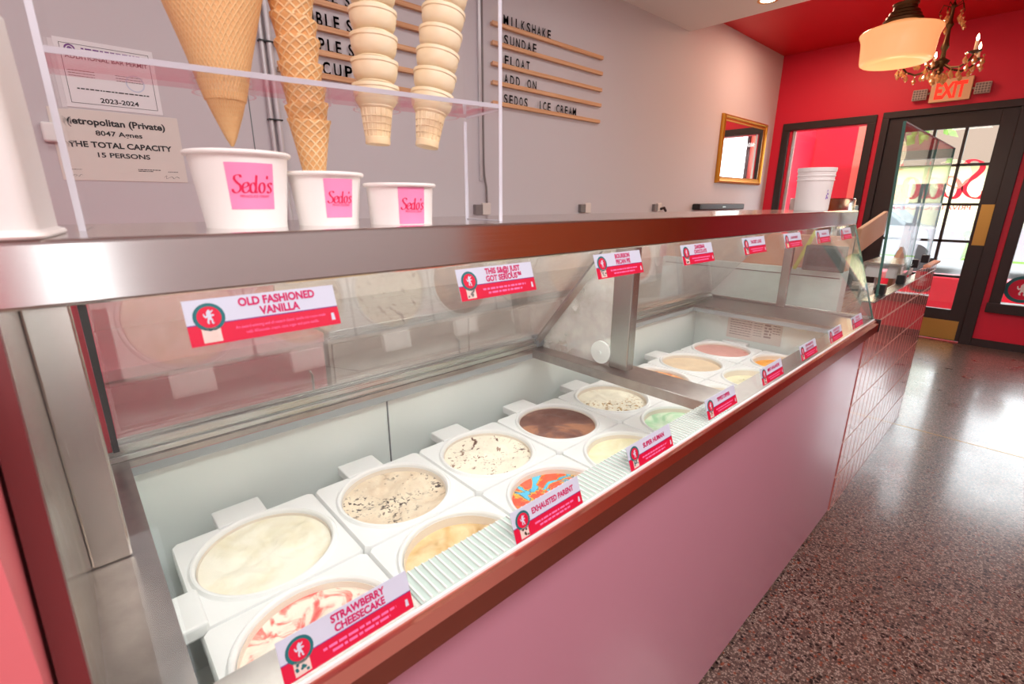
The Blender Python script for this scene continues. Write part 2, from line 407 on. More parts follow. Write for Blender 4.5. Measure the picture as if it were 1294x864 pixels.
LION = [(-.10, .62), (.02, .74), (.16, .70), (.20, .56), (.34, .60), (.46, .70), (.50, .58), (.36, .46), (.22, .40), (.26, .22), (.44, .26), (.56, .14), (.44, .06), (.26, .08),
        (.20, -.10), (.34, -.28), (.30, -.52), (.44, -.62), (.26, -.72), (.14, -.60), (.16, -.34), (.0, -.26), (-.12, -.50), (-.02, -.64), (-.20, -.68), (-.30, -.50), (-.20, -.20), (-.16, .0),
        (-.34, -.10), (-.52, .06), (-.58, .32), (-.46, .40), (-.42, .20), (-.30, .12), (-.22, .22), (-.24, .44)]
def emblem(bm, cx, cy, r, mtx, ring, fill, fig, z=0.0, dz=0.0002):
    disc(bm, cx, cy, r, mtx, ring, z); disc(bm, cx, cy, r*0.76, mtx, fill, z+dz)
    flat(bm, [(cx+x*r*0.72*0.85, cy+y*r*0.72) for x, y in LION], mtx, fig, z+2*dz)
    return
def word_bars(bm, x0, x1, y, h, mtx, mi, z, seed):
    rnd = random.Random(seed); x = x0
    while x < x1:
        w = min(rnd.uniform(1.2, 4.2)*h, x1-x); flat(bm, [(x, y), (x+w, y), (x+w, y+h), (x, y+h)], mtx, mi, z); x += w+h*0.7
def glyph_bars(bm, cx, y, w, h, mtx, mi, z, n, seed):
    """a word too small in the photograph to read: dense upright strokes"""
    rnd = random.Random(seed); st = w/n
    for i in range(n):
        x = cx-w/2+i*st; k = rnd.randint(0, 3)
        flat(bm, [(x, y), (x+st*.3, y), (x+st*.3, y+h), (x, y+h)], mtx, mi, z)
        if k < 3: flat(bm, [(x, y+h*(.0, .4, .8)[k]), (x+st*.75, y+h*(.0, .4, .8)[k]), (x+st*.75, y+h*(.2, .6, 1.)[k]), (x, y+h*(.2, .6, 1.)[k])], mtx, mi, z)
        if k % 2: flat(bm, [(x+st*.5, y), (x+st*.75, y), (x+st*.75, y+h), (x+st*.5, y+h)], mtx, mi, z)
ID = Matrix.Identity(4)
def frame(origin, ux, uy):
    ux = Vector(ux).normalized(); uy = Vector(uy).normalized(); uz = ux.cross(uy)
    m = Matrix((ux, uy, uz)).transposed().to_4x4(); m.translation = origin; return m

# ================================================================== THE SETTING
XW = 6.76; YB = 2.555; YF = -2.3; XL = -0.95; ZC = 3.084
b = new(); box(b, (XL-.1, YF-.1, -.1), (XW+.12, YB+.1, 0)); struct('floor', b, 'terrazzo')
b = new()
for x in (-0.2, 3.86): box(b, (x, YF, 0), (x+.006, YB, .0008))
struct('trim_1', b, 'brass')                      # thin joint strips in the terrazzo
b = new(); box(b, (XL-.1, YF-.1, ZC), (XW+.12, YB+.1, ZC+.1)); struct('ceiling', b, 'ceil_red')
b = new(); box(b, (XL-.1, YF-.05, 2.886), (4.535, YB+.05, ZC+.01)); struct('ceiling_dropped', b, 'white_ceil')
b = new(); box(b, (XL-.1, YB, 0), (XW+.1, YB+.12, ZC+.05)); struct('wall_back', b, 'wall_grey')
b = new(); box(b, (XL, YB-.012, 0), (XW, YB+.01, 1.235)); struct('trim_2', b, 'wainscot')     # pink lower part of the back wall
b = new()
for x in (.744,): box(b, (x, YB-.0015, 1.235), (x+.004, YB+.01, 2.886))
struct('trim_3', b, 'gap')
b = new(); box(b, (XL-.12, YF-.1, 0), (XL, YB+.1, 1.30)); box(b, (XL-.12, YF-.1, 1.30), (XL, YB+.1, ZC+.05), mi=1); struct('wall_left', b, ['pink_wall', 'wall_grey'])
b = new(); box(b, (XL, .415, 0), (-.066, 1.14, 1.31)); struct('wall_half', b, 'pink_wall')
# customer-side wall: pale with a bright window slot near the camera, terracotta further on
b = new()
box(b, (XL-.1, YF-.12, 0), (-.24, YF, ZC+.05), mi=2); box(b, (-.24, YF-.12, 0), (-.03, YF, ZC+.05), mi=0)
box(b, (-.03, YF-.12, 0), (.11, YF, .5), mi=0); box(b, (-.03, YF-.12, 1.5), (.11, YF, ZC+.05), mi=0)
box(b, (.11, YF-.12, 0), (2.6, YF, ZC+.05), mi=0)
box(b, (2.6, YF-.12, 0), (XW+.1, YF, ZC+.05), mi=1)
struct('wall_front', b, ['front_wall', 'front_red', 'pink_wall'])
# door wall, cut by a small window, the door and the shop window
b = new()
def slab(y0, y1, z0, z1): box(b, (XW, y0, z0), (XW+.14, y1, z1))
slab(YF, -.62, 0, ZC); slab(-.62, .17, 0, .45); slab(-.62, .17, 1.86, ZC); slab(.17, .39, 0, ZC)
slab(.39, 1.40, 2.285, ZC); slab(1.40, 1.56, 0, ZC); slab(1.56, 2.335, 0, .95); slab(1.56, 2.335, 2.24, ZC); slab(2.335, YB+.1, 0, ZC)
struct('wall_right', b, 'wall_red')
b = new(); box(b, (XW-.018, YF, 0), (XW, .30, .075)); box(b, (XW-.018, 1.446, 0), (XW, YB, .075)); struct('baseboard_right', b, 'black_trim')
def casing(bm, y0, y1, z0, z1, wl, wr, wt, wb, out=.03, mi=0):
    """four boards round an opening; y0..y1, z0..z1 are the outer edges"""
    box(bm, (XW-out, y0, z1-wt), (XW+.1, y1, z1), .004, mi)
    box(bm, (XW-out, y0, z0), (XW+.1, y0+wr, z1-wt), .004, mi); box(bm, (XW-out, y1-wl, z0), (XW+.1, y1, z1-wt), .004, mi)
    if wb: box(bm, (XW-out-.02, y0-.01, z0-.01), (XW+.1, y1+.01, z0+wb), .004, mi)
# window 1 (beside the corner), window 2 (shop window)
def window(name, y0, y1, z0, z1, wd, label_g):
    r = bpy.data.objects.new(name, None); COL.objects.link(r); r.location = (XW, (y0+y1)/2, z0); r['kind'] = 'structure'
    bm = new(); casing(bm, y0, y1, z0, z1, wd, wd, wd, wd)
    f = build('window_frame', bm, 'black_trim', r); f.matrix_parent_inverse = Matrix.Translation(-r.location)
    bm = new(); box(bm, (XW+.05, y0+wd-.01, z0+wd-.01), (XW+.058, y1-wd+.01, z1-wd+.01))
    g = build('pane', bm, 'glass_win', r); g.matrix_parent_inverse = Matrix.Translation(-r.location)
    return r
w1 = window('window_1', 1.497, 2.44, .9, 2.325, .08, '')
w2 = window('window_2', -.70, .252, .372, 1.935, .085, '')
b = new(); box(b, (XW+.02, 2.30, .98), (XW+.045, 2.33, 2.24)); o = build('inner_stop', b, 'alu', w1); o.matrix_parent_inverse = Matrix.Translation(-w1.location)

# ---- the street door: leaf with a 3 x 5 grid of panes, kick plate and push plate
d = bpy.data.objects.new('door_1', None); COL.objects.link(d); d.location = (XW, .9, 0); d['kind'] = 'structure'
INV = Matrix.Translation(-d.location)
def dpart(name, bm, mt, **k): o = build(name, bm, mt, d, **k); o.matrix_parent_inverse = INV; return o
b = new(); casing(b, .30, 1.446, 0, 2.336, .062, .095, .065, 0); dpart('door_frame', b, 'black_trim')
ys = [.516, .742, .985, 1.225]; zs = [.335, .679, 1.037, 1.40, 1.778, 2.126]
b = new()
box(b, (XW+.0, .3955, .012), (XW+.045, ys[0], 2.27), .003); box(b, (XW, ys[-1], .012), (XW+.045, 1.3835, 2.27), .003)
box(b, (XW, ys[0], .012), (XW+.045, ys[-1], zs[0]), .003); box(b, (XW, ys[0], zs[-1]), (XW+.045, ys[-1], 2.27), .003)
for y in ys[1:-1]: box(b, (XW+.002, y-.013, zs[0]), (XW+.043, y+.013, zs[-1]), .002)
for z in zs[1:-1]: box(b, (XW+.002, ys[0], z-.013), (XW+.043, ys[-1], z+.013), .002)
dpart('door_leaf', b, 'black_trim')
for i in range(3):
    for j in range(5):
        b = new(); a0 = .013 if i else 0; a1 = .013 if i < 2 else 0; c0 = .013 if j else 0; c1 = .013 if j < 4 else 0
        box(b, (XW+.018, ys[i]+a0, zs[j]+c0), (XW+.024, ys[i+1]-a1, zs[j+1]-c1)); dpart('pane', b, 'glass_win')
b = new(); box(b, (XW-.003, .43, .02), (XW+.002, 1.36, .222), .001); dpart('kick_plate', b, 'brass')
b = new(); box(b, (XW-.004, .395, 1.005), (XW+.002, .492, 1.40), .001); dpart('push_plate', b, 'brass')
# the shop name on the street side of the panes reads from outside
b = new(); fr = frame((XW+.027, .505, 1.46), (0, 1, 0), (0, 0, 1))
k = script_word(b, fr, 0, .80, 0.0)
add_text(b, 'PRIVATE ICE CREAM', .05, frame((XW+.027, .90, 1.345), (0, 1, 0), (0, 0, 1)), 0, .01, width=.66)
o = dpart('shop_name_lettering', b, 'window_ink'); o['label'] = 'red shop lettering on the street side of the door panes'

# ---- the street outside
b = new(); box(b, (XW+.14, -9, -.25), (12.0, 9, -.06)); struct('ground_pavement', b, 'pavement')
b = new(); box(b, (12.0, -25, -.32), (19, 25, -.16)); struct('ground_road', b, 'road')
b = new(); box(b, (19, -30, -.3), (60, 30, -.1)); struct('ground_lawn', b, 'grass')
b = new(); box(b, (XW+.14, 2.42, -.06), (XW+1.3, 2.6, 3.3)); box(b, (XW+1.14, 1.93, -.06), (XW+1.3, 2.6, 3.3)); box(b, (XW+1.14, 1.78, -.06), (XW+1.3, 1.93, 3.3), mi=1); box(b, (XW+1.1, 1.745, -.06), (XW+1.3, 1.785, 3.3), mi=2)
struct('wall_porch', b, ['ext_red', 'ext_red_sunlit', 'black_trim'])
b = new(); box(b, (XW+1.0, -.6, -.06), (XW+1.35, 1.4, .56), .02); tag(build('planter', b, 'ext_red'), 'red box planter standing outside the street door', 'planter')
def tree(x, y, h, r, seed, lab):
    t = thing('street_tree', lab, 'tree', (x, y, -.12))
    bm = new(); tube(bm, [(0, 0, 0), (.05, .02, h*.3), (0, .05, h*.62)], [.16, .13, .07], 10); build('trunk', bm, 'bark', t)
    rnd = random.Random(seed); bm = new()
    for i in range(420):
        a = rnd.uniform(0, 2*PI); u = rnd.uniform(-1, 1); q = rnd.uniform(.35, 1)**.5*r
        c = Vector((q*math.cos(a)*math.sqrt(1-u*u), q*math.sin(a)*math.sqrt(1-u*u), h*.72+q*u*.75))
        s = rnd.uniform(.16, .34); e1 = Vector((rnd.uniform(-1, 1), rnd.uniform(-1, 1), rnd.uniform(-1, 1))).normalized(); e2 = e1.orthogonal().normalized()
        bm.faces.new([bm.verts.new(c+s*(e1*p+e2*q2*.6)) for p, q2 in ((-1, 0), (0, -1), (1, 0), (0, 1))])
    build('foliage', bm, 'leaf', t)
for a in ((21.5, 4.2, 7.2, 2.5, 1, 'broad green street tree behind the upper door panes'), (28, -1.5, 6.5, 2.2, 2, 'green street tree seen through the right edge of the door'), (23, 11.5, 7, 3.0, 3, 'tall green tree across the street on the far left'),
          (26, -12.5, 6.5, 2.8, 4, 'green tree across the street beyond the shop window')): tree(*a)
t = thing('house', 'cream house across the street behind the trees', 'house', (34, 2, -.1))
b = new(); box(b, (-3, -9, 0), (3, 9, 3.2)); build('wall', b, 'house', t)
b = new(); prism(b, [(-3.5, 3.2), (3.5, 3.2), (0, 5.2)], 1, -9.5, 9.5); build('roof', b, 'bark', t)
for y in (-6, -2, 3, 6.5):
    b = new(); box(b, (-3.05, y, 1), (-2.95, y+1.3, 2.4)); build('window', b, 'black', t)
def car(x, y, lab):
    t = thing('parked_car', lab, 'car', (x, y, -.16))
    b = new(); prism(b, [(-2.2, .35), (-2.25, .75), (-2.1, .95), (-1.2, 1.05), (-.6, 1.55), (1.3, 1.58), (1.95, 1.05), (2.2, .95), (2.25, .4)], 0, -.85, .85)
    build('body', b, 'car', t)
    b = new(); prism(b, [(-1.08, 1.06), (-.56, 1.48), (1.25, 1.5), (1.78, 1.06)], 0, -.86, .86); build('windows', b, 'car_glass', t)
    for yy in (-1.35, 1.4):
        for s in (-.86, .7):
            b = new(); lathe(b, [(.0, 0), (.33, 0), (.33, .16), (.0, .16)], n=20)
            for w in b.verts[-80:]: w.co = Vector((s+w.co.z, yy+w.co.x, .33+w.co.y))
            build('wheel', b, 'black', t)
car(15.6, 3.4, 'grey parked car seen through the middle panes of the door')
car(15.6, -1.6, 'grey parked car seen through the shop window at the right edge')
b = new(); fr = frame((XW+.046, .045, .605), (0, -1, 0), (0, 0, 1)); 
disc(b, 0, 0, .13, fr, 0, 0, 40); disc(b, 0, 0, .1, fr, 1, .0006, 40); flat(b, [(x*.075, y*.085) for x, y in LION], fr, 2, .0012)
tag(build('window_decal', b, ['card_teal', 'card_red', 'paper']), 'round teal and crimson emblem sticker on the shop window at the right edge', 'sticker')

# ================================================================== THE ICE CREAM CABINET
GB = Vector((0, .413, Z(-.463))); GU = Vector((0, .127, .3775)).normalized(); GN = Vector((0, -.948, .319)).normalized()
CAB = thing('dipping_cabinet', 'long ice cream display cabinet with pink front, steel rail and slanted glass', 'display cabinet', (1.19, .8, 0))
CI = Matrix.Translation(-CAB.location)
def cp(name, bm, mt, parent=None, label=None, **k):
    o = build(name, bm, mt, parent or CAB, **k)
    if parent is None: o.matrix_parent_inverse = CI
    if label: o['label'] = label
    return o
X0, X1 = -.05, 2.41
ZL = Z(-.463)
b = new(); box(b, (X0-.012, .432, .012), (2.435, .452, Z(-.52)), .002); cp('front_panel', b, 'laminate', label='glossy pink laminate front panel')
b = new(); prism(b, [(.391, Z(-.512)), (.391, Z(-.478)), (.400, Z(-.466)), (.413, Z(-.4645)), (.413, Z(-.475)), (.436, Z(-.475)), (.436, Z(-.512))], 0, -.030, 2.425); cp('front_rail', b, 'steel_rail', label='steel rail along the top of the pink panel')
b = new(); box(b, (2.425, .388, Z(-.514)), (2.437, .44, Z(-.462)), .003); cp('rail_end_cap', b, 'black')
b = new(); box(b, (-.03, .4335, Z(-.53)), (2.43, .4375, Z(-.514))); cp('panel_strip', b, 'alu')
# deck round the well
b = new()
box(b, (X0, .413, ZL-.012), (2.42, .472, ZL)); box(b, (X0, .472, ZL-.012), (.02, 1.06, ZL)); box(b, (2.15, .472, ZL-.012), (2.42, 1.06, ZL)); box(b, (X0, 1.06, ZL-.012), (2.42, 1.14, ZL))
cp('deck', b, 'steel_ledge')
b = new(); box(b, (.0205, .473, ZL-.030), (2.149, 1.0595, ZL-.0125))
for f in [f for f in b.faces if abs(f.normal.z) > .5]: b.faces.remove(f)
cp('frost_band', b, 'frost')
# well liner: inner walls and bottom
b = new(); zt = ZL-.030; zb = Z(-1.0)
box(b, (.012, .465, zb), (2.215, 1.075, zt))
for f in [f for f in b.faces if f.normal.z > .5]: b.faces.remove(f)
for f in b.faces: f.normal_flip()
box(b, (-.03, .455, zb-.03), (2.24, 1.09, zb-.02))
cp('well_liner', b, 'white_liner')
b = new(); box(b, (.549, 1.0725, zb), (.552, 1.0755, zt)); cp('liner_seam', b, 'gap')
# ribbed clear strip on the front ledge
b = new(); box(b, (.238, .4135, ZL), (1.06, .4715, ZL+.0015)); x = .241
while x < 1.058:
    box(b, (x, .4145, ZL+.0015), (x+.0022, .4705, ZL+.0040), mi=1); x += .0107
cp('ribbed_strip', b, ['rib_base', 'white_plastic'])
b = new(); box(b, (-.044, .4085, Z(-.466)), (2.424, .4127, Z(-.461)), .0005); cp('glass_channel', b, 'white_plastic')
# rear sill with its sliding track, and the slanted rear glass
b = new()
box(b, (X0, 1.066, ZL), (2.36, 1.11, ZL+.012), .001); box(b, (X0, 1.074, ZL+.012), (2.36, 1.084, ZL+.030), .001); box(b, (X0, 1.090, ZL+.012), (2.36, 1.097, ZL+.036), .001)
cp('rear_sill', b, 'alu')
RG0 = Vector((0, 1.086, Z(-.434))); RG1 = Vector((0, .80, Z(-.0855)))
RN = Vector((0, -(RG1.z-RG0.z), (RG1.y-RG0.y))).normalized()
def slab_on(bm, p0, p1, n, x0, x1, th, mi=0):
    V = [bm.verts.new((x, p.y+n.y*t, p.z+n.z*t)) for x in (x0, x1) for p in (p0, p1) for t in (0, th)]
    for q in ((0, 1, 3, 2), (4, 6, 7, 5), (0, 4, 5, 1), (2, 3, 7, 6), (0, 2, 6, 4), (1, 5, 7, 3)): bm.faces.new([V[i] for i in q]).material_index = mi
    bmesh.ops.recalc_face_normals(bm, faces=bm.faces[:])
for xa, xb in ((.012, 1.118), (1.132, 2.35)):
    b = new(); slab_on(b, RG0, RG1, RN, xa, xb, .004); cp('rear_glass', b, 'glass_rear')
b = new(); slab_on(b, RG0, RG1, RN, .002, .011, .016); cp('rear_glass_side_strip', b, 'black')
b = new(); slab_on(b, RG0, RG1, RN, -.006, .0015, .014); cp('rear_glass_side_strip', b, 'ext_red')  # red strip added for the red room seen past the black frame
# sliding-door pull and its mark on the rear glass
# front glass with polished edges
b = new()
p0 = GB+Vector((0, 0, 0)); p1 = GB+GU*.398
slab_on(b, p0, p1, -GN, -.045, 2.425, .005)
g = cp('front_glass', b, 'glass')
b = new(); slab_on(b, p0, p1, -GN, 2.4252, 2.4285, .0065); cp('glass_edge', b, 'glass_edge')
b = new(); slab_on(b, p0-GU*.06-GN*.006, p1-GN*.006, GN, -.063, -.046, .014); cp('end_frame', b, 'maroon', label='slanted maroon end frame')
# end panels
b = new(); prism(b, [(.422, ZL), (1.09, ZL), (1.09, Z(-.434)), (.80, Z(-.087)), (.545, Z(-.087))], 0, -.056, -.047); cp('end_panel', b, 'steel_end')
b = new(); box(b, (-.047, .752, ZL), (-.004, .786, Z(-.087)), .003); cp('support_post', b, 'steel_end')
b = new(); prism(b, [(.421, ZL), (1.12, ZL), (1.12, Z(-.434)), (.80, Z(-.087)), (.538, Z(-.087))], 0, 2.402, 2.409); cp('end_glass', b, 'glass_end')
b = new(); box(b, (2.394, .748, ZL), (2.415, .785, Z(-.087)), .003); cp('support_post', b, 'alu_v')
b = new(); box(b, (2.398, .42, ZL), (2.412, 1.12, ZL+.014), .002); cp('end_sill', b, 'alu')
# cross bar over the well with the partition glass, its post, disc and strut
b = new(); box(b, (1.072, .470, ZL-.028), (1.182, 1.062, ZL), .002); cp('cross_bar', b, 'steel_ledge')
b = new(); prism(b, [(.79, ZL), (1.075, ZL), (1.082, Z(-.445)), (.806, Z(-.10)), (.79, Z(-.10))], 0, 1.122, 1.128); cp('partition_glass', b, 'glass_part')
b = new(); box(b, (1.116, .728, ZL), (1.150, .79, Z(-.087)), .003); cp('partition_post', b, 'alu_v')
b = new(); lathe(b, [(.0, 0), (.032, 0), (.034, .003), (.034, .010), (.0, .012)], n=32)
bmesh.ops.transform(b, matrix=Matrix.Translation((1.122, .82, Z(-.425))) @ Matrix.Rotation(-PI/2, 4, 'Y'), verts=b.verts)
lathe(b, [(0, 0), (.006, 0), (.006, .016), (0, .016)], n=14)
for w in b.verts[-56:]: w.co = Vector((1.122-w.co.z, .82+w.co.x, Z(-.425)+w.co.y))
cp('hinge_disc', b, 'white_liner')
b = new(); tube(b, [(1.106, 1.074, Z(-.446)), (1.106, .797, Z(-.108))], .0125, 4); cp('strut', b, 'alu_v')
b = new(); box(b, (1.095, 1.06, Z(-.462)), (1.135, 1.092, Z(-.425)), .006); cp('strut_bracket', b, 'gap')
# the shelf over the glass and the light under it
b = new(); box(b, (-.45, .540, Z(-.0855)), (2.432, .86, Z(-.030)), .004, seg=3); cp('top_shelf', b, 'steel', label='brushed steel shelf above the glass')
b = new(); box(b, (.02, .735, Z(-.101)), (2.38, .76, Z(-.087)), .003); cp('light_tube', b, 'light_tube')
# rating plate on the end wall of the well
b = new(); fr = frame((2.2135, .80, Z(-.54)), (0, -1, 0), (0, 0, 1)); flat(b, [(-.118, -.06), (.118, -.06), (.118, .06), (-.118, .06)], fr, 0, .0006)
for i in range(9): word_bars(b, -.105, -.01, .045-.011*i, .004, fr, 1, .0009, i)
for i in range(8): word_bars(b, .0, .035, .045-.011*i, .003, fr, 1, .0009, 20+i)
for i in range(7): word_bars(b, .045, .075, .045-.013*i, .008, fr, 1, .0009, 40+i)
for i in range(6): word_bars(b, .08, .11, .045-.011*i, .004, fr, 1, .0009, 60+i)
cp('rating_plate', b, ['cream_paper', 'pale_print'], label='pale rating plate with grey print')
cp_rear = None

# ================================================================== TUBS OF ICE CREAM
def cream(name, base, stops=None, scale=14, dist=1.5, specks=None, thr=0.62, sscale=60, region=None, rough=0.5):
    """base colour, soft swirls (stops on distorted noise) and crumbs (specks)"""
    mt = mat(name, base, rough); v = coords(mt, (1, 1, 1))
    out = None
    if stops:
        out = ramp(mt, noise_node(mt, v, scale, 4, 0.55, dist).outputs['Fac'], stops)
    else:
        out = ramp(mt, noise_node(mt, v, 22, 3).outputs['Fac'], [(0.35, tuple(c*.9 for c in base[:3])+(1,)), (0.65, base)])
    if specks:
        for (c, th, sc, rs) in specks:
            f = ramp(mt, noise_node(mt, v, sc, 2, 0.6, 0.3).outputs['Fac'], [(th, (0, 0, 0, 1)), (th+.03, (1, 1, 1, 1))])
            if rs:
                f2 = ramp(mt, noise_node(mt, v, rs, 2).outputs['Fac'], [(0.47, (0, 0, 0, 1)), (0.58, (1, 1, 1, 1))])
                n, l = nodes(mt); mm = n.new('ShaderNodeMath'); mm.operation = 'MULTIPLY'; l.new(f, mm.inputs[0]); l.new(f2, mm.inputs[1]); f = mm.outputs[0]
            out = mixc(mt, f, out, c)
    setc(mt, out); bump(mt, noise_node(mt, v, 45, 5, 0.65, 0.6).outputs['Fac'], 0.35, 0.006)
    return mt
CM = {}
CM['vanilla'] = cream('vanilla_cream', rgb(246, 240, 218), [(0.3, rgb(236, 226, 192)), (0.55, rgb(248, 243, 224)), (0.8, rgb(250, 246, 230))], 10, 1.0)
CM['cookies'] = cream('cookie_crumb_cream', rgb(236, 218, 190), [(0.3, rgb(222, 198, 168)), (0.6, rgb(236, 220, 194))], 14, 1, [(rgb(70, 52, 44), .56, 95, 13), (rgb(120, 92, 72), .68, 120, 0)])
CM['fudge_swirl'] = cream('fudge_swirl_cream', rgb(246, 236, 214), [(0.335, rgb(84, 54, 38)), (0.37, rgb(150, 112, 86)), (0.40, rgb(246, 236, 214)), (0.9, rgb(250, 242, 222))], 15, 2.2, [(rgb(150, 112, 86), .60, 150, 14)])
CM['chocolate'] = cream('chocolate', rgb(136, 92, 78), [(0.42, rgb(112, 72, 62)), (0.52, rgb(134, 92, 80)), (0.58, rgb(178, 122, 92)), (0.8, rgb(184, 130, 100))], 6, 0.8)
CM['pecan'] = cream('pecan_cream', rgb(246, 238, 216), None, specks=[(rgb(190, 156, 104), .56, 75, 8), (rgb(112, 86, 48), .62, 95, 8)])
CM['coral'] = cream('coral_sorbet', rgb(246, 176, 120), None, specks=[(rgb(206, 116, 72), .60, 50, 0)])
CM['tan'] = cream('tan_cream', rgb(238, 212, 178), None, specks=[(rgb(70, 50, 40), .74, 26, 0)])
CM['pink'] = cream('pink_cream', rgb(232, 172, 160), None, specks=[(rgb(196, 84, 80), .66, 34, 6)])
CM['strawberry'] = cream('strawberry_swirl', rgb(248, 234, 216), [(0.34, rgb(232, 92, 88)), (0.42, rgb(244, 150, 136)), (0.50, rgb(250, 226, 208)), (0.75, rgb(250, 240, 224))], 20, 1.8, [(rgb(226, 70, 70), .68, 30, 7)])
CM['dough'] = cream('caramel_dough_cream', rgb(236, 204, 152), [(0.3, rgb(214, 172, 112)), (0.6, rgb(240, 212, 164))], 16, 1.2, [(rgb(96, 66, 48), .66, 60, 9), (rgb(60, 44, 40), .74, 38, 0)])
CM['superhero'] = cream('red_blue_yellow_swirl', rgb(244, 92, 60), [(0.0, rgb(70, 180, 222)), (0.40, rgb(84, 196, 232)), (0.425, rgb(90, 70, 90)), (0.44, rgb(250, 206, 70)), (0.47, rgb(246, 84, 52)), (0.62, rgb(250, 104, 70)), (0.66, rgb(250, 190, 70)), (0.70, rgb(244, 70, 44))], 11, 1.6, [(rgb(70, 60, 80), .66, 120, 12)])
CM['pale_yellow'] = cream('pale_yellow_cream', rgb(248, 240, 206), [(0.3, rgb(238, 226, 178)), (0.6, rgb(250, 244, 216))], 8, 1.2)
CM['mint'] = cream('mint_cream', rgb(206, 232, 200), [(0.35, rgb(168, 216, 170)), (0.52, rgb(216, 236, 206)), (0.7, rgb(242, 240, 214))], 10, 1.6, [(rgb(140, 150, 110), .64, 50, 8)])
CM['pale_green'] = cream('pistachio_cream', rgb(240, 232, 196), None, specks=[(rgb(178, 176, 126), .62, 46, 0)])
CM['orange'] = cream('orange_sherbet', rgb(250, 178, 62), [(0.35, rgb(246, 160, 44)), (0.65, rgb(252, 192, 84))], 10, 1)
CM['plain'] = cream('ivory_cream', rgb(244, 232, 206))
TZ = Z(-.62); HW = .1325; R_in = .1105
def rsq(hw, rr, z, n=96):
    out = []
    for i in range(n):
        a = 2*PI*(i+.5)/n; c, s = math.cos(a), math.sin(a)
        t = hw/max(abs(c), abs(s)); x, y = c*t, s*t
        k = hw-rr
        if abs(x) > k and abs(y) > k:                        # round the corner
            q = Vector((math.copysign(k, x), math.copysign(k, y))); dd = Vector((c, s)); B = dd.dot(q); disc_ = B*B-(q.dot(q)-rr*rr); tt = B+math.sqrt(max(disc_, 0)); x, y = c*tt, s*tt
        out.append((x, y, z))
    return out
def circ(r, z, n=96): return [(r*math.cos(2*PI*(i+.5)/n), r*math.sin(2*PI*(i+.5)/n), z) for i in range(n)]
def Q(lp): return [(x, y*.1275/HW, z) for x, y, z in lp]
def collar_bm():
    b = new()
    loft(b, [Q(rsq(HW-.002, .007, -.055)), Q(rsq(HW-.001, .008, -.005)), Q(rsq(HW-.003, .008, 0)), circ(.1250, 0), circ(.1244, -.0018), circ(.1236, -.0018), circ(.1226, 0), circ(.1205, .0048), circ(.1175, .0052), circ(.1145, .0032), circ(.1135, 0), circ(.1125, -.030)])
    return b
def tubwall_bm():
    b = new(); loft(b, [circ(.1128, -.012), circ(.1122, -.004), circ(.1112, -.004), circ(.1100, -.02), circ(.1085, -.12), circ(.1085, -.26), circ(.1135, -.26), circ(.1128, -.012)], cap0=False)
    return b
def tab_bm(side):
    b = new(); 
    if side == 'back': box(b, (-.045, HW-.014, -.018), (.045, HW+.050, .005), .003)
    elif side == 'left': box(b, (-HW-.030, -.045, -.012), (-HW+.014, .045, .012), .004)
    else: box(b, (HW-.008, -.055, -.022), (HW+.03, .055, .010), .004)
    return b
def cream_bm(seed, fill, rough, tilt, dish):
    b = new(); loops = []; n = 72
    N = 15
    for k in range(N+1):
        r = R_in*(1-k/(N+.001)); lp = []
        for i in range(n):
            a = 2*PI*i/n; x, y = r*math.cos(a), r*math.sin(a)
            h = rough*(noise.noise((x*16+seed*7.1, y*16, seed))*.6+noise.noise((x*38, y*38+seed*3.3, seed))*.34+noise.noise((x*90, y*90, seed+4))*.14)
            sc = math.sin((x*math.cos(seed)+y*math.sin(seed))*110+noise.noise((x*20, y*20, seed))*4)*rough*.08
            edge = 1-(r/R_in)**6
            lp.append((x, y, -fill+h*edge+sc*edge+tilt*x-dish*(1-(r/R_in)**2)))
        loops.append(lp)
    loft(b, loops, cap1=True)
    return b
proto = {}
def tub(col, row, kind, label, seed, fill=.012, rough=.010, tilt=0.0, dish=.004, tab=None, tabx=0.0):
    x = .045+.267*col+.1335; y = .862 if row == 0 else .606
    t = thing('ice_cream_tub', label, 'ice cream tub', (x, y, TZ), group='tubs in the ice cream cabinet')
    if 'collar' not in proto:
        proto['collar'] = build('collar', collar_bm(), 'collar', t, smooth=True); proto['wall'] = build('tub_wall', tubwall_bm(), 'tub_wall', t, smooth=True)
    else:
        for k in ('collar', 'wall'):
            o = proto[k].copy(); COL.objects.link(o); o.parent = t
    ic = build('ice_cream', cream_bm(seed, fill, rough, tilt, dish), CM[kind], t, smooth=True)
    if tab:
        for tb in tab.split('+'): build('grip_tab', tab_bm(tb), 'white_plastic', t, loc=(tabx, 0, 0) if tb == 'back' else (0, -.082 if tb == 'left' else 0, 0))
    return t
B, F = 0, 1
tub(0, B, 'vanilla', 'tub of pale vanilla ice cream in the back row nearest the left end', 1, .009, .014, 0, .004, 'back+left', -.008)
tub(1, B, 'cookies', 'tub of beige ice cream with dark cookie crumbs, second in the back row', 2, .014, .012, 0, .004, 'back', -.008)
tub(2, B, 'fudge_swirl', 'tub of cream ice cream with dark fudge swirls, third in the back row', 3, .010, .012, 0, .003, 'back', -.008)
tub(3, B, 'chocolate', 'tub of brown chocolate ice cream in the back row', 4, .008, .010, 0, .005, 'back', -.008)
tub(4, B, 'pecan', 'tub of ivory ice cream with brown nut pieces just before the steel cross bar', 5, .014, .014, 0, .004, 'back', -.008)
tub(5, B, 'coral', 'tub of orange coral ice cream half hidden behind the steel cross bar', 6, .010, .010, 0, .004, 'back', -.008)
tub(6, B, 'tan', 'tub of smooth tan ice cream with one dark fleck beyond the cross bar', 7, .014, .006, 0, .005, 'back', -.008)
tub(7, B, 'pink', 'tub of pink ice cream at the far end of the back row', 8, .010, .010, 0, .004, 'right')
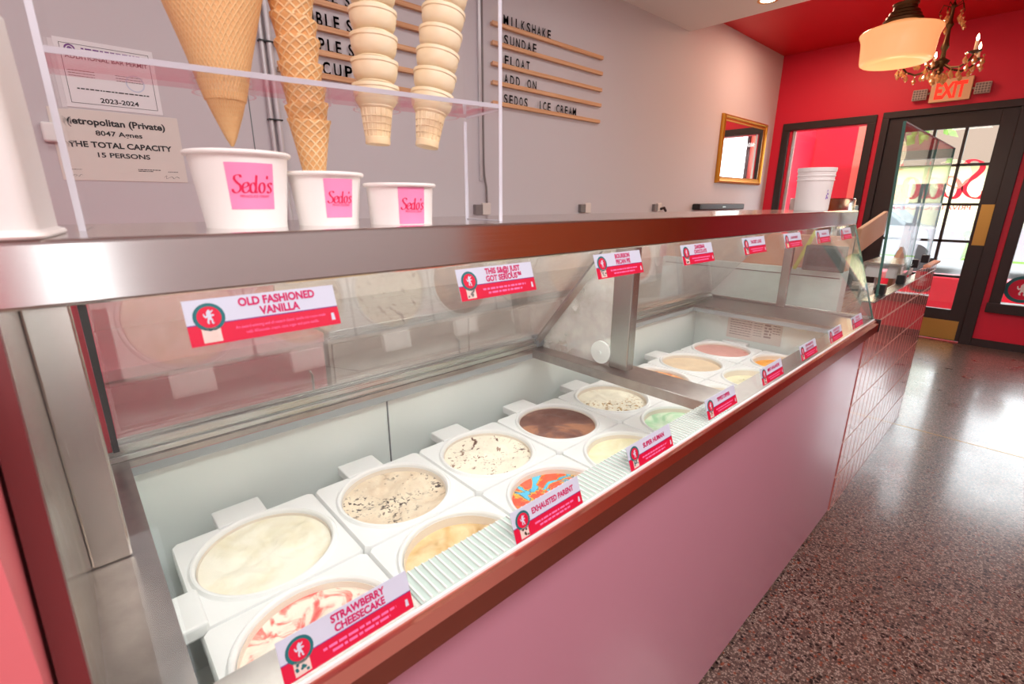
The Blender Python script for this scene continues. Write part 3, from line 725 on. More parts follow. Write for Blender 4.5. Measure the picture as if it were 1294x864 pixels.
tub(0, F, 'strawberry', 'tub of cream ice cream with red strawberry streaks at the front left', 9, .015, .016, 0, .004)
tub(1, F, 'dough', 'tub of caramel coloured ice cream with dark chunks and a scooped hollow', 10, .022, .032, 0, .004)
tub(2, F, 'superhero', 'tub of red, blue and yellow swirled ice cream in the front row', 11, .015, .018, 0, .004)
tub(3, F, 'pale_yellow', 'tub of pale yellow ice cream in the front row before the chocolate tub', 12, .017, .016, .04, .004)
tub(4, F, 'mint', 'tub of pale green mint ice cream in the front row', 13, .016, .016, 0, .004)
tub(5, F, 'plain', 'tub of ivory ice cream in the front row under the steel cross bar', 14, .02, .012)
tub(6, F, 'pale_green', 'tub of pale greenish ivory ice cream in the front row before the tan tub', 15, .024, .012)
tub(7, F, 'orange', 'tub of bright orange sherbet at the far end of the front row', 16, .020, .012)

# ================================================================== FLAVOUR CARDS ON THE GLASS
def card(u, v, title, desc, photo, label, seed, group, glyph=None):
    w, h = .145, .0445
    o3 = GB+GU*v+GN*.0012+Vector((u, 0, 0)); fr = frame((0, 0, 0), (1, 0, 0), GU)
    b = new(); hb = h*.44
    box(b, (0, 0, 0), (w, h, .0008))
    for w_ in b.verts: w_.co = fr @ w_.co
    flat(b, [(0, 0), (w, 0), (w, hb), (0, hb)], fr, 1, .001); flat(b, [(0, hb), (w, hb), (w, hb+.0011), (0, hb+.0011)], fr, 2, .001)
    root = build('flavour_card', b, ['card_white', 'card_red', 'card_purple'], loc=o3)
    tag(root, label, 'sign card', group)
    b = new(); emblem(b, w*.135, h*.60, .0137, fr, 0, 1, 2, .0012); build('emblem', b, ['card_teal', 'card_red', 'card_white'], root)
    b = new(); flat(b, [(w*.075, h*.05), (w*.185, h*.05), (w*.185, h*.37), (w*.075, h*.37)], fr, 0, .0012)
    rnd = random.Random(seed)
    for k in range(7):
        disc(b, w*rnd.uniform(.09, .17), h*rnd.uniform(.1, .32), .0016, fr, 1, .0013+.0001*k, 8)
    build('picture', b, ['card_photo', photo], root)
    b = new(); cx = w*.585
    if glyph: 
        for i, (ww, yy) in enumerate(glyph): glyph_bars(b, cx, yy, ww, .0074, fr, 0, .0012, int(ww/.0034), seed+i)
    elif len(title) == 1: add_text(b, title[0], .0086, fr @ Matrix.Translation((cx, h*.62, .0012)), 0, .04, xs=.9 if len(title[0]) < 12 else .8)
    else:
        add_text(b, title[0], .0082, fr @ Matrix.Translation((cx, h*.755, .0012)), 0, .04, xs=.86)
        add_text(b, title[1], .0082, fr @ Matrix.Translation((cx, h*.515, .0012)), 0, .04, xs=.86)
    if desc:
        for i, dl in enumerate(desc): add_text(b, dl, .0031, fr @ Matrix.Translation((cx, h*(.26-.13*i), .0012)), 1, 0, xs=.82)
    else:
        word_bars(b, w*.28, w*.86, h*.25, .0027, fr, 1, .0012, seed+5); word_bars(b, w*.34, w*.80, h*.12, .0027, fr, 1, .0012, seed+6)
    flat(b, [(w*.935, h*.12), (w*.965, h*.12), (w*.96, h*.30), (w*.94, h*.30)], fr, 2, .0012)
    build('lettering', b, ['card_magenta', 'card_pinkink', 'card_white'], root)
UP = 'flavour cards along the top of the glass'; LO = 'flavour cards along the foot of the glass'
card(.0735, .3475, ('OLD FASHIONED', 'VANILLA'), ('An award-winning and all natural classic vanilla ice cream made', 'with Wisconsin cream, cane sugar and pure vanilla.'), 'card_photo', 'OLD FASHIONED VANILLA card high on the glass at the left', 1, UP)
card(.390, .3490, ('THIS S&@! JUST', 'GOT SERIOUS\u2122'), None, 'grey_box', 'THIS S&@! JUST GOT SERIOUS card high on the glass', 2, UP)
card(.691, .3485, ('BOURBON', 'PECAN PIE'), None, 'grey_box', 'BOURBON PECAN PIE card above the partition post', 3, UP)
card(.994, .3480, ('ZANZIBAR', 'CHOCOLATE'), None, 'bronze', 'ZANZIBAR CHOCOLATE card high on the glass', 4, UP)
card(1.312, .3490, ('TACKET LOGE',), None, 'bronze', 'fifth card from the left along the top of the glass', 5, UP)
card(1.606, .3480, None, None, 'yellow', 'sixth card from the left along the top of the glass', 6, UP, [(.062, .027)])
card(1.902, .3470, None, None, 'bronze', 'seventh card from the left along the top of the glass, by the dark reflection shape', 7, UP, [(.052, .027)])
card(2.182, .3450, None, None, 'bronze', 'last card along the top of the glass, by its right end', 8, UP, [(.056, .027)])
card(.0815, .0060, ('STRAWBERRY', 'CHEESECAKE'), None, 'card_teal', 'STRAWBERRY CHEESECAKE card at the foot of the glass in the foreground', 9, LO)
card(.391, .0030, ('EXHAUSTED PARENT',), None, 'bronze', 'EXHAUSTED PARENT card at the foot of the glass', 10, LO)
card(.670, .0030, ('SUPER HUMAN',), None, 'card_teal', 'SUPER HUMAN card at the foot of the glass', 11, LO)
card(.965, .0080, ('TIPPED DIPPER',), None, 'brass', 'fourth card from the left at the foot of the glass, before the cross bar', 12, LO)
card(1.265, .0085, ('MINT AVALANCHE',), None, 'bronze', 'fifth card at the foot of the glass, in front of the orange sherbet', 13, LO)
card(1.558, .0100, None, None, 'bronze', 'sixth card from the left at the foot of the glass', 14, LO, [(.07, .033), (.07, .0225)])
card(1.837, .0090, None, None, 'bronze', 'seventh card from the left at the foot of the glass', 15, LO, [(.07, .033), (.06, .0225)])
card(2.112, .0090, None, None, 'bronze', 'last card at the foot of the glass, by its right end', 16, LO, [(.05, .033), (.06, .0225)])

# ================================================================== ON THE STEEL SHELF
ZS = Z(-.030)
def paper_cup(x, y, rt, rb, h, lab, ang, sw, s0, s1, txt):
    """ang: direction the label faces; s0..s1: label height range; sw: its half width in radians"""
    t = thing('paper_cup', lab, 'cup', (x, y, ZS), group='shop cups on the steel shelf')
    b = new(); lathe(b, [(rb-.003, .0), (rb, .0), (rb, .004), (rt-.003, h-.003), (rt-.0045, h-.003), (rb-.002, .008), (0, .008)], n=64, cap0=True, cap1=False)
    build('body', b, 'cup', t, smooth=True)
    b = new(); tr = .0026; R = rt-.001; loops = [[((R+tr*math.cos(q))*math.cos(2*PI*i/64), (R+tr*math.cos(q))*math.sin(2*PI*i/64), h-.001+tr*math.sin(q)) for i in range(64)] for q in [2*PI*k/10 for k in range(10)]]
    loft(b, loops, closed=True); build('rolled_rim', b, 'cup', t, smooth=True)
    def wrap(s, z, off):                      # s: angle offset in radians, to the right as seen
        r = rb+(rt-.003-rb)*(z-.004)/(h-.007)+off; a = ang+s; return Vector((r*math.cos(a), r*math.sin(a), z))
    b = new(); N = 20
    g = [[b.verts.new(wrap(-sw+2*sw*i/N, s0+(s1-s0)*j/4, .0004)) for i in range(N+1)] for j in range(5)]
    for j in range(4):
        for i in range(N): b.faces.new((g[j][i], g[j][i+1], g[j+1][i+1], g[j+1][i]))
    st = build('label', b, 'pink_sticker', t, smooth=True)
    b = new(); rm = (rt+rb)/2; Wd = 2*sw*rm*.84
    k = script_word(b, ID, 0, Wd, 0); mw = Wd
    add_text(b, 'PRIVATE ICE CREAM', .0030, Matrix.Translation((Wd*.52, -.28*k, 0)), 0, 0, width=Wd*.74)
    zc = s0+(s1-s0)*txt
    for w in b.verts: w.co = wrap((w.co.x-Wd*.5)/rm+sw*.04, zc+w.co.y, .0009)
    build('lettering', b, 'hot_pink', st)
    return t
def face(x, y, off=0.0): return math.atan2(-y, -x)+off
paper_cup(.172, .655, .0545, .0435, .082, 'largest white paper cup with pink label, under the big cone', face(.172, .655, .20), .50, .021, .070, .36)
paper_cup(.272, .655, .0470, .0378, .064, 'middle-sized white paper cup with pink label, under the waffle cones', face(.272, .655, .38), .44, .010, .057, .38)
paper_cup(.362, .622, .0480, .0425, .052, 'short white paper cup with pink label, right-hand of the three cups', face(.362, .622, .36), .42, .001, .048, .40)

# clear acrylic cone stand
AR = Vector((.535, .604, 0)); AL = Vector((.018, .668, 0)); ux = (AR-AL).normalized(); uy = Vector((-ux.y, ux.x, 0)); LEN = (AR-AL).length; DEP = .105
st = thing('cone_stand', 'clear acrylic cone stand with round holes on the steel shelf', 'display stand', (AL.x, AL.y, ZS), (0, 0, math.atan2(ux.y, ux.x)))
SH = .170
def sz(x): return SH-.004-.004*(1-x/LEN)
holes = [(.156, .031), (.250, .0265), (.344, .0300), (.440, .0285)]
b = new()
TH = .006; NP = 48
xs = [0]+[(holes[i][0]+holes[i+1][0])/2 for i in range(3)]+[LEN]
for (hx, hr), xa, xb in zip(holes, xs, xs[1:]):
    def rect(z):
        out = []; cx, cy = hx, DEP/2
        for i in range(NP):
            a = 2*PI*(i+.5)/NP; c, s = math.cos(a), math.sin(a); t = min(((xb-cx) if c > 0 else (xa-cx))/c if abs(c) > 1e-6 else 9, ((DEP-cy) if s > 0 else -cy)/s if abs(s) > 1e-6 else 9)
            out.append((cx+c*t, cy+s*t, z+sz(cx+c*t)))
        return out
    def hole(z, r): return [(hx+r*math.cos(2*PI*(i+.5)/NP), DEP/2+r*math.sin(2*PI*(i+.5)/NP), z+sz(hx)) for i in range(NP)]
    loft(b, [rect(0), rect(TH), hole(TH, hr), hole(0, hr)], closed=True)
build('shelf', b, 'acrylic_shelf', st)
b = new(); prism(b, [(0, sz(0)), (LEN, sz(LEN)), (LEN, sz(LEN)+.006), (0, sz(0)+.006)], 1, -.001, 0); build('shelf_edge', b, 'acrylic_dull', st)
for hx, hr in holes:
    b = new(); lathe(b, [(hr+.003, sz(hx)-.012), (hr+.0005, sz(hx)-.012), (hr+.0005, sz(hx)+.0062), (hr+.003, sz(hx)+.0062), (hr+.003, sz(hx)-.012)], (hx, DEP/2, 0), 40, cap0=False, cap1=False); build('hole_ring', b, 'acrylic', st, smooth=True)
for x in (0, LEN-.005):
    b = new(); box(b, (x, 0, 0), (x+.005, DEP, .38), .001); build('side_panel', b, 'acrylic', st)
    b = new(); box(b, (x-.0004, -.0012, 0), (x+.0054, .0005, .38)); build('polished_edge', b, 'acrylic_edge', st)
b = new(); box(b, (LEN-.0055, DEP, 0), (LEN+.0005, DEP+.0012, SH-.01)); box(b, (LEN-.003, 0, .0005), (LEN+.0006, DEP, .0016)); box(b, (LEN-.001, 0, SH-.006), (LEN+.0006, DEP, SH-.003)); build('polished_edge', b, 'acrylic_edge', st)
def on_stand(hx, z): p = AL+ux*hx+uy*(DEP/2); return (p.x, p.y, ZS+z)

# cones
wm = M['waffle'] = mat('waffle_cone', rgb(240, 192, 132), 0.55)
def waffle(name, c1, c2, scale, tw):
    """crossed spiral ridges of a rolled waffle cone (angle and height of the cone itself)"""
    mt = mat(name, c1, 0.6); n, l = nodes(mt); t = n.new('ShaderNodeTexCoord'); s = n.new('ShaderNodeSeparateXYZ'); l.new(t.outputs['Object'], s.inputs[0])
    at = n.new('ShaderNodeMath'); at.operation = 'ARCTAN2'; l.new(s.outputs['Y'], at.inputs[0]); l.new(s.outputs['X'], at.inputs[1])
    def wave(sg):
        a = n.new('ShaderNodeMath'); a.operation = 'MULTIPLY'; l.new(at.outputs[0], a.inputs[0]); a.inputs[1].default_value = sg*tw
        z = n.new('ShaderNodeMath'); z.operation = 'MULTIPLY_ADD'; l.new(s.outputs['Z'], z.inputs[0]); z.inputs[1].default_value = scale; l.new(a.outputs[0], z.inputs[2])
        q = n.new('ShaderNodeMath'); q.operation = 'SINE'; l.new(z.outputs[0], q.inputs[0]); return q.outputs[0]
    mx = n.new('ShaderNodeMath'); mx.operation = 'MAXIMUM'; l.new(wave(1), mx.inputs[0]); l.new(wave(-1), mx.inputs[1])
    rr = n.new('ShaderNodeMapRange'); rr.inputs['From Min'].default_value = 0.4; rr.inputs['From Max'].default_value = 1.0; l.new(mx.outputs[0], rr.inputs['Value'])
    v = t.outputs['Object']; toast = noise_node(mt, v, 26, 4)
    base = mixc(mt, rr.outputs[0], c2, c1)
    setc(mt, mixc(mt, ramp(mt, toast.outputs['Fac'], [(0.4, (0, 0, 0, 1)), (0.75, (.55, .55, .55, 1))]), base, c2)); bump(mt, rr.outputs[0], 0.6, 0.0015)
    return mt
M['waffle'] = waffle('waffle_cone', rgb(254, 222, 172), rgb(236, 178, 114), 540, 11)
M['sugar'] = waffle('sugar_cone', rgb(255, 214, 156), rgb(247, 192, 130), 640, 46)
M['cake'] = mat('cake_cone', rgb(250, 230, 186), 0.55)
v = coords(M['cake'], (1, 1, 1)); setc(M['cake'], ramp(M['cake'], noise_node(M['cake'], v, 16, 3).outputs['Fac'], [(0.35, rgb(252, 226, 178)), (0.65, rgb(255, 240, 206))]))
M['cake_base'] = waffle('cake_cone_base', rgb(252, 222, 168), rgb(238, 190, 124), 420, 0.0)
# big rolled sugar cone
t = thing('sugar_cone', 'big golden cone hanging point down through the first hole of the stand', 'ice cream cone', on_stand(.156, .094))
b = new(); lathe(b, [(.0015, 0), (.006, .009), (.016, .035), (.0262, .066), (.0335, .095), (.048, .145), (.066, .205), (.064, .205), (.046, .145), (.024, .066), (.0005, .012)], n=56, cap0=True, cap1=True)
build('cone', b, 'sugar', t, smooth=True)
b = new(); lathe(b, [(.0205, .0505), (.0222, .0505), (.0290, .077), (.0282, .0775)], n=56, cap0=False, cap1=False); build('rolled_layer', b, 'sugar', t, smooth=True)
# waffle cone stack
def wcone(z, lab, r=.0262, L=.115, dx=0.0):
    x, y, zz = on_stand(.250+dx, z); t = thing('waffle_cone', lab, 'ice cream cone', (x, y, zz), group='waffle cones stacked in the second hole')
    b = new(); ph = z*97; n = 48; loops = []
    for rr, q in ((.0012, -L), (.008, -L+.016), (.0145, -L+.048), (r*.77, -L+.082), (r*.97, -.006), (r*1.03, -.003), (r*1.03, 0), (r-.0018, .0), (r*.72, -L+.082), (.004, -L+.02)):
        loops.append([(rr*math.cos(2*PI*i/n), rr*math.sin(2*PI*i/n), q+(.0030*math.sin(2*PI*i/n+ph) if q > -.01 else 0)) for i in range(n)])
    loft(b, loops, cap0=True, cap1=True); build('cone', b, 'waffle', t, smooth=True)
for i, z in enumerate((.133, .150, .174, .198, .222, .247, .272, .297)):
    wcone(z, ('lowest waffle cone of the stack, its point inside the middle cup', 'second waffle cone from the bottom of the stack', 'waffle cone held at the hole of the stand', 'first waffle cone above the acrylic shelf', 'second waffle cone above the acrylic shelf', 'third waffle cone above the acrylic shelf', 'fourth waffle cone above the acrylic shelf', 'topmost waffle cone of the stack, cut by the frame')[i], .0262+.0001*i, .115, -.0012*i)
# cake cone stacks
def cake_bm():
    b = new(); lathe(b, [(.0168, -.076), (.0172, -.075), (.0172, -.067), (.0166, -.066)], n=48, cap1=False)
    return b
def cake(x, y, z, lab, grp, tilt, sub):
    t = thing('cake_cone', lab, 'ice cream cone', (x, y, z), (0, tilt, 0), grp)
    if not cake_p:
        b = new(); n = 48
        lathe(b, [(.0225, -.029), (.0238, -.0275), (.0236, -.0262), (.0262, -.0238), (.0290, -.0185), (.0306, -.0115), (.0308, -.0055), (.0320, -.0042), (.0320, 0), (.0302, .0), (.0288, -.010), (.0222, -.026), (.0196, -.034), (.0180, -.050), (.0, -.052)], n=n, cap0=True, cap1=False)
        cake_p['cup'] = build('cup', b, 'cake', t, smooth=True)
        b = new(); lathe(b, [(.0, -.076), (.0168, -.076), (.0174, -.0745), (.0174, -.067), (.0165, -.066), (.0212, -.030), (.0225, -.029)], n=n, cap0=False, cap1=False)
        for i in range(18):
            a = 2*PI*i/18; ca, sa = math.cos(a), math.sin(a)
            tube(b, [(.0168*ca, .0168*sa, -.066), (.0214*ca, .0214*sa, -.030)], .0009, 5)
        for q in (-.058, -.049, -.040):
            r = .0165+(.0212-.0165)*(q+.066)/.036+.0004; tube(b, [(r*math.cos(2*PI*i/32), r*math.sin(2*PI*i/32), q) for i in range(33)], .0008, 5, cap=False)
        cake_p['base'] = build('waffled_base', b, 'cake', t, smooth=True)
    else:
        for o in cake_p.values(): c = o.copy(); COL.objects.link(c); c.parent = t
cake_p = {}
NM = ['lowest', 'second', 'third', 'fourth', 'fifth', 'topmost']
for s, (hx, step, lean, nm) in enumerate(((.344, .0305, .001, 'third'), (.440, .0280, .0058, 'fourth'))):
    for i in range(6):
        x, y, z = on_stand(hx+lean*i-(.008 if s else 0), .184+step*i); cake(x, y, z, '%s pale cake cone of the stack in the %s hole of the stand' % (NM[i], nm), 'cake cones stacked in the %s hole' % nm, lean/step*.9, 0)

# square white dispenser at the left, pail at the right
t = thing('white_container', 'white square container standing on the shelf at the left edge', 'container', (-.055, .600, ZS), (0, 0, math.radians(-9)))
b = new()
def rs(hx, r, z): return [(p[0], p[1], p[2]) for p in rsq(hx, r, z, 64)]
loft(b, [rs(.052, .012, 0), rs(.055, .012, .002), rs(.055, .012, .005), rs(.052, .012, .007), rs(.052, .012, .09), rs(.051, .012, .175), rs(.045, .012, .185)], cap0=True, cap1=True); build('body', b, 'pail', t, smooth=True)
b = new(); loft(b, [rs(.0562, .012, .0005), rs(.0575, .012, .0025), rs(.0562, .012, .005)], cap0=True, cap1=True); build('base_flange', b, 'cup', t, smooth=True)
t = thing('white_pail', 'white plastic pail standing at the far end of the steel shelf', 'pail', (2.235, .66, ZS))
b = new(); lathe(b, [(0, 0), (.0565, 0), (.0590, .003), (.0625, .112), (.0655, .113), (.0655, .117), (.0632, .118), (.0638, .128), (.0662, .129), (.0662, .132), (.0642, .133), (.0648, .145), (.0672, .146), (.0672, .160), (.0645, .160), (.0610, .12), (.0560, .006), (0, .006)], n=56, cap0=False, cap1=False)
build('body', b, 'pail', t, smooth=True)
b = new()
for (s, z) in ((.05, .052), (.1, .06), (.16, .058), (.04, .042), (.1, .046), (.17, .044), (.08, .07)):
    a = face(2.235, .66, .75+s); r = .0607+(.0625-.0590)*(z-.05)/.11
    q = [Vector(((r+.0006)*math.cos(a+da), (r+.0006)*math.sin(a+da), z+dz)) for da, dz in ((0, 0), (.05, .002), (.045, .009), (-.005, .007))]; b.faces.new([b.verts.new(w) for w in q])
build('printed_mark', b, 'purple', t)

# ================================================================== BACK WALL
FW = lambda x, z, off=0.002: frame((x, YB-off, z), (1, 0, 0), (0, 0, 1))
def ledge(x0, x1, zt, lab, grp):
    b = new(); box(b, (x0, YB-.022, zt-.024), (x1, YB, zt-.004), .002); box(b, (x0, YB-.024, zt-.024), (x1, YB-.018, zt), .0015)
    return tag(build('menu_ledge', b, 'wood'), lab, 'ledge', grp)
ORD = ['top', 'second', 'third', 'fourth', 'bottom']
for i, (xr, z) in enumerate(((3.270, 2.462), (3.272, 2.357), (3.273, 2.244), (3.274, 2.138), (3.268, 2.022))):
    ledge(2.172, xr, z, '%s pine menu ledge of the right-hand column on the back wall' % ORD[i], 'pine menu ledges, right column')
for i, z in enumerate((2.418, 2.318, 2.211, 2.105, 2.005)):
    ledge(.886, 1.86, z, '%s pine menu ledge behind the cone stacks' % ORD[i], 'pine menu ledges, left column')
_nth = ['first', 'second', 'third', 'fourth', 'fifth', 'sixth']
def menu_word(text, x0, x1, z, cap, where):
    """separate slot-in letters standing on a ledge"""
    adv = (x1-x0)/len(text); seen = {}
    for i, ch in enumerate(text):
        if ch == ' ': continue
        seen[ch] = seen.get(ch, 0)+1
        b = new(); add_text(b, ch, cap, frame((x0+adv*(i+.5), YB-.016, z), (1, 0, 0), (0, 0, 1)), 0, .022, width=None if ch == 'I' else adv*(.84 if ch in 'MW' else .68), thick=.003, xs=.8)
        nm = _nth[seen[ch]-1]+' ' if text.count(ch) > 1 else ''
        tag(build('menu_letter', b, 'letter'), 'black menu letter, %sletter %s of %s, %s' % (nm, ch, text, where), 'letter', 'black menu letters on the back wall')
R_ = 'right-hand menu'; 
menu_word('MILKSHAKE', 2.262, 2.70, 2.458, .056, R_); menu_word('SUNDAE', 2.262, 2.565, 2.353, .054, R_); menu_word('FLOAT', 2.268, 2.505, 2.240, .054, R_)
menu_word('ADD ON', 2.262, 2.570, 2.134, .054, R_); menu_word('SEDOS  ICE CREAM', 2.262, 2.985, 2.018, .055, R_)
L_ = 'behind the cone stacks'
for wd, zz, wh in (('SINGLE', 2.314, 'second'), ('DOUBLE', 2.207, 'third'), ('TRIPLE', 2.101, 'fourth')):
    menu_word(wd, .955, 1.205, zz, .057, L_); menu_word('SCOOP', 1.228, 1.436, zz, .057, wh+' ledge behind the cone stacks')
menu_word('CUP', 1.085, 1.255, 2.001, .057, L_)
# permits
b = new(); fr = FW(.118, 1.744); box(b, (.118, YB-.0018, 1.744), (.412, YB, 1.974))
w, h = .294, .230
for q in ((.015, .015, .279, .0165), (.015, .213, .279, .2145), (.015, .015, .0165, .2145), (.2775, .015, .279, .2145)):
    flat(b, [(q[0], q[1]), (q[2], q[1]), (q[2], q[3]), (q[0], q[3])], fr, 1, .0004)
add_text(b, 'ADDITIONAL BAR PERMIT', .0145, FW(.265, 1.744+.166, .0025), 1, .015, width=.246)
add_text(b, '2023-2024', .0165, FW(.278, 1.744+.024, .0025), 1, .02, width=.118)
word_bars(b, .075, .25, .200, .005, fr, 3, .0005, 1); word_bars(b, .085, .262, .189, .005, fr, 3, .0005, 2); word_bars(b, .04, .258, .064, .004, fr, 1, .0005, 3)
for i in range(3): word_bars(b, .024, .10, .125-.009*i, .0025, fr, 2, .0005, 5+i); word_bars(b, .162, .245, .125-.009*i, .0025, fr, 2, .0005, 9+i)
disc(b, .043, .196, .016, fr, 3, .0006, 24, .011); disc(b, .043, .196, .008, fr, 3, .0006, 16)
disc(b, .22, .105, .03, fr, 4, .0005, 32, .026)
tag(build('permit_sign', b, ['paper', 'letter', 'grey_box', 'card_purple', 'card_white']), 'framed ADDITIONAL BAR PERMIT sheet, upper of the two notices on the wall', 'notice')
b = new(); fr = FW(.058, 1.484); box(b, (.058, YB-.0025, 1.484), (.458, YB, 1.738), .0008)
add_text(b, 'Metropolitan (Private)', .0235, FW(.252, 1.686, .0035), 1, .03, width=.315)
add_text(b, '8047 Agnes', .0175, FW(.255, 1.650, .0035), 1, .02, width=.145)
add_text(b, 'THE TOTAL CAPACITY', .0205, FW(.258, 1.606, .0035), 1, .03, width=.325)
add_text(b, '15 PERSONS', .0175, FW(.258, 1.571, .0035), 1, .02, width=.165)
word_bars(b, .235, .31, .045, .0028, fr, 1, .0012, 1); word_bars(b, .235, .285, .039, .0028, fr, 1, .0012, 2); word_bars(b, .335, .37, .04, .0022, fr, 1, .0012, 3)
ribbon(b, spline([(.318, .018), (.328, .026), (.326, .014), (.345, .022), (.352, .015), (.362, .022), (.372, .017)]), (.0006, .0006), fr, 1, .0012, .0004)
tag(build('capacity_sign', b, ['cream_paper', 'letter']), 'laminated THE TOTAL CAPACITY 15 PERSONS sheet, lower of the two notices', 'notice')
b = new(); box(b, (.030, YB-.028, 1.615), (.100, YB, 1.682), .008, seg=3); tag(build('wall_sensor', b, 'white_plastic'), 'small white rounded box on the wall at the left edge of the capacity notice', 'sensor')
# conduits and sockets
t = thing('conduit', 'pair of thin grey conduit pipes running down the wall behind the waffle cones', 'pipe', (.848, YB, 1.30))
for x, r in ((-.020, .010), (.012, .013)):
    b = new(); tube(b, [(x, -.016, 0), (x, -.016, 1.586)], r, 14); build('pipe', b, 'conduit', t, smooth=True)
for z in (.468, .79, 1.2):
    b = new(); box(b, (-.034, -.032, z), (.028, -.001, z+.006), .001); build('strap', b, 'black', t)
t = thing('cable_raceway', 'grey cable raceway running down the wall to a socket by the stand', 'conduit', (2.09, YB, 1.35))
b = new(); box(b, (-.022, -.014, .19), (.0, -.0005, 1.536), .002); build('raceway', b, 'conduit', t)
b = new(); tube(b, [(.012, -.008, 1.536), (.012, -.008, .30), (.016, -.010, .22), (.030, -.012, .15), (.034, -.012, .03)], .007, 10); build('cable', b, 'grey_box', t, smooth=True)
for i, (x, lab) in enumerate(((2.075, 'grey and white wall socket seen through the acrylic stand'), (3.13, 'grey and white wall socket above the middle of the steel shelf'), (4.20, 'grey and white wall socket to the left of the soundbar'))):
    t = thing('wall_socket', lab, 'socket', (x, YB, 1.33), group='wall sockets on the back wall')
    b = new(); box(b, (-.06, -.03, .0), (.0, -.0005, .062), .003); build('grey_box', b, 'grey_box', t)
    b = new(); box(b, (.004, -.022, -.004), (.075, -.0005, .072), .004); build('cover', b, 'outlet', t)
    if i == 2: b = new(); tube(b, [(.05, -.03, .02), (.09, -.04, .03), (.14, -.03, .0)], .012, 8); build('plug', b, 'black', t)
t = thing('soundbar', 'slim black soundbar on the back wall below the gilt mirror', 'speaker', (5.45, YB-.03, 1.335))
b = new(); box(b, (-.55, -.06, 0), (.53, .028, .062), .012, seg=3); build('body', b, 'black', t)
b = new(); box(b, (-.52, -.062, .008), (.50, -.058, .054), .001); build('grille', b, 'letter', t)
b = new(); box(b, (-.04, -.064, .024), (.03, -.0618, .032)); build('badge', b, 'alu', t)
# gilt mirror
t = thing('gilt_mirror', 'gold framed mirror hanging on the back wall near the red corner', 'mirror', (5.91, YB, 1.615))
def fr_ring(x0, x1, z0, z1, prof):
    b = new(); loops = []
    for ins, dep in prof: loops.append([(x0+ins, -dep, z0+ins), (x1-ins, -dep, z0+ins), (x1-ins, -dep, z1-ins), (x0+ins, -dep, z1-ins)])
    loft(b, loops); return b
build('frame', fr_ring(-.575, .575, 0, .69, [(0, 0), (0, .02), (.006, .035), (.02, .045), (.035, .040), (.04, .028), (.055, .030), (.065, .024), (.07, .018)]), 'gold', t)
b = new(); box(b, (-.508, -.02, .067), (.508, -.002, .623)); build('mirror_glass', b, 'mirror', t)

# ---- back counter behind the cabinet
def back_counter(lab, x0, x1, body, top, nd):
    t = thing('back_counter', lab, 'counter', ((x0+x1)/2, 2.2, 0)); h = (x1-x0)/2
    b = new(); box(b, (-h, -.28, .0), (h, .335, .86)); build('cabinet_body', b, body, t)
    b = new(); box(b, (-h, -.30, .86), (h, .34, .90), .004); build('counter_top', b, top, t)
    if top == 'alu':
        b = new(); box(b, (-h, .325, .90), (h, .340, 1.13), .002); build('splash_plate', b, 'beige', t)
    for i in range(nd):
        w = 2*h/nd; x = -h+i*w
        b = new(); box(b, (x+.012, -.295, .11), (x+w-.012, -.281, .84), .003); dr = build('door', b, body, t)
        b = new(); tube(b, [(x+w-.07, -.296, .60), (x+w-.07, -.315, .61), (x+w-.07, -.315, .74), (x+w-.07, -.296, .75)], .005, 8); build('handle', b, 'alu', dr)
back_counter('pink back counter behind the left end of the cabinet', -.9, .72, 'wainscot', 'wainscot', 2)
back_counter('long beige back counter with steel top behind the middle of the cabinet', .74, 4.3, 'beige', 'alu', 5)

# ================================================================== TILED COUNTER AND THE TILL
t = thing('tiled_counter', 'pink vertically tiled counter beyond the cabinet', 'counter', (3.25, .5, 0))
b = new(); box(b, (-.79, -.069, 0), (.79, -.027, 1.008)); build('tiled_front', b, 'tile', t)
b = new(); box(b, (-.792, -.074, 1.008), (.79, -.025, 1.014), .001); build('metal_edge', b, 'alu', t)
b = new(); box(b, (.20, -.074, 1.014), (.79, -.055, 1.052), .002); build('raised_tiles', b, 'tile', t)
b = new(); box(b, (.42, -.085, 1.052), (.80, -.052, 1.066), .003); build('ledge_board', b, 'peach', t)
t = thing('till_worktop', 'low white cupboard with steel top on the staff side of the tiled counter', 'worktop', (3.36, .80, 0))
b = new(); box(b, (-.68, -.32, 0), (.68, .34, .86), .003); build('cabinet_body', b, 'white_liner', t)
b = new(); box(b, (-.68, -.325, .86), (.68, .345, .885), .003); build('work_top', b, 'alu', t)
# glass guard standing on the counter: two panes with an arched pass-through
t = thing('glass_guard', 'tall clear glass guard of two panes standing on the tiled counter', 'screen', (3.15, .455, 1.014))
def pane(x0, x1, arch, sl=0.0):
    b = new(); pts = [(x0+sl, 0), (x0+sl+.03, 0)]
    if arch: pts += [(x0+sl+.06, .0), (x0+sl+.07, .10)]+[(x0+sl+.07+(x1-x0-sl-.18)*i/10, .10+.10*math.sin(PI*i/10)) for i in range(1, 10)]+[(x1-.11, .10), (x1-.1, 0)]
    pts += [(x1, 0), (x1, .694), (x0, .694)]
    prism(b, pts, 1, -.004, .004); return b
build('pane', pane(-.688, .105, True, .17), 'glass_guard', t); 
b = pane(.110, .69, True)
bmesh.ops.translate(b, verts=b.verts, vec=(0, 0, .058)); 
for w in b.verts: w.co.z = min(w.co.z, .694)
build('pane', b, 'glass_guard', t)
for x in (-.688, .105, .69):
    b = new(); prism(b, [(x-.003+(.17 if x < 0 else 0), 0 if x < 0 else .058), (x+.001+(.17 if x < 0 else 0), 0 if x < 0 else .058), (x+.001, .694), (x-.003, .694)], 1, -.005, .005); build('polished_edge', b, 'glass_edge', t)
b = new(); box(b, (-.688, -.005, .694), (.69, .005, .697)); build('top_edge', b, 'glass_edge', t)
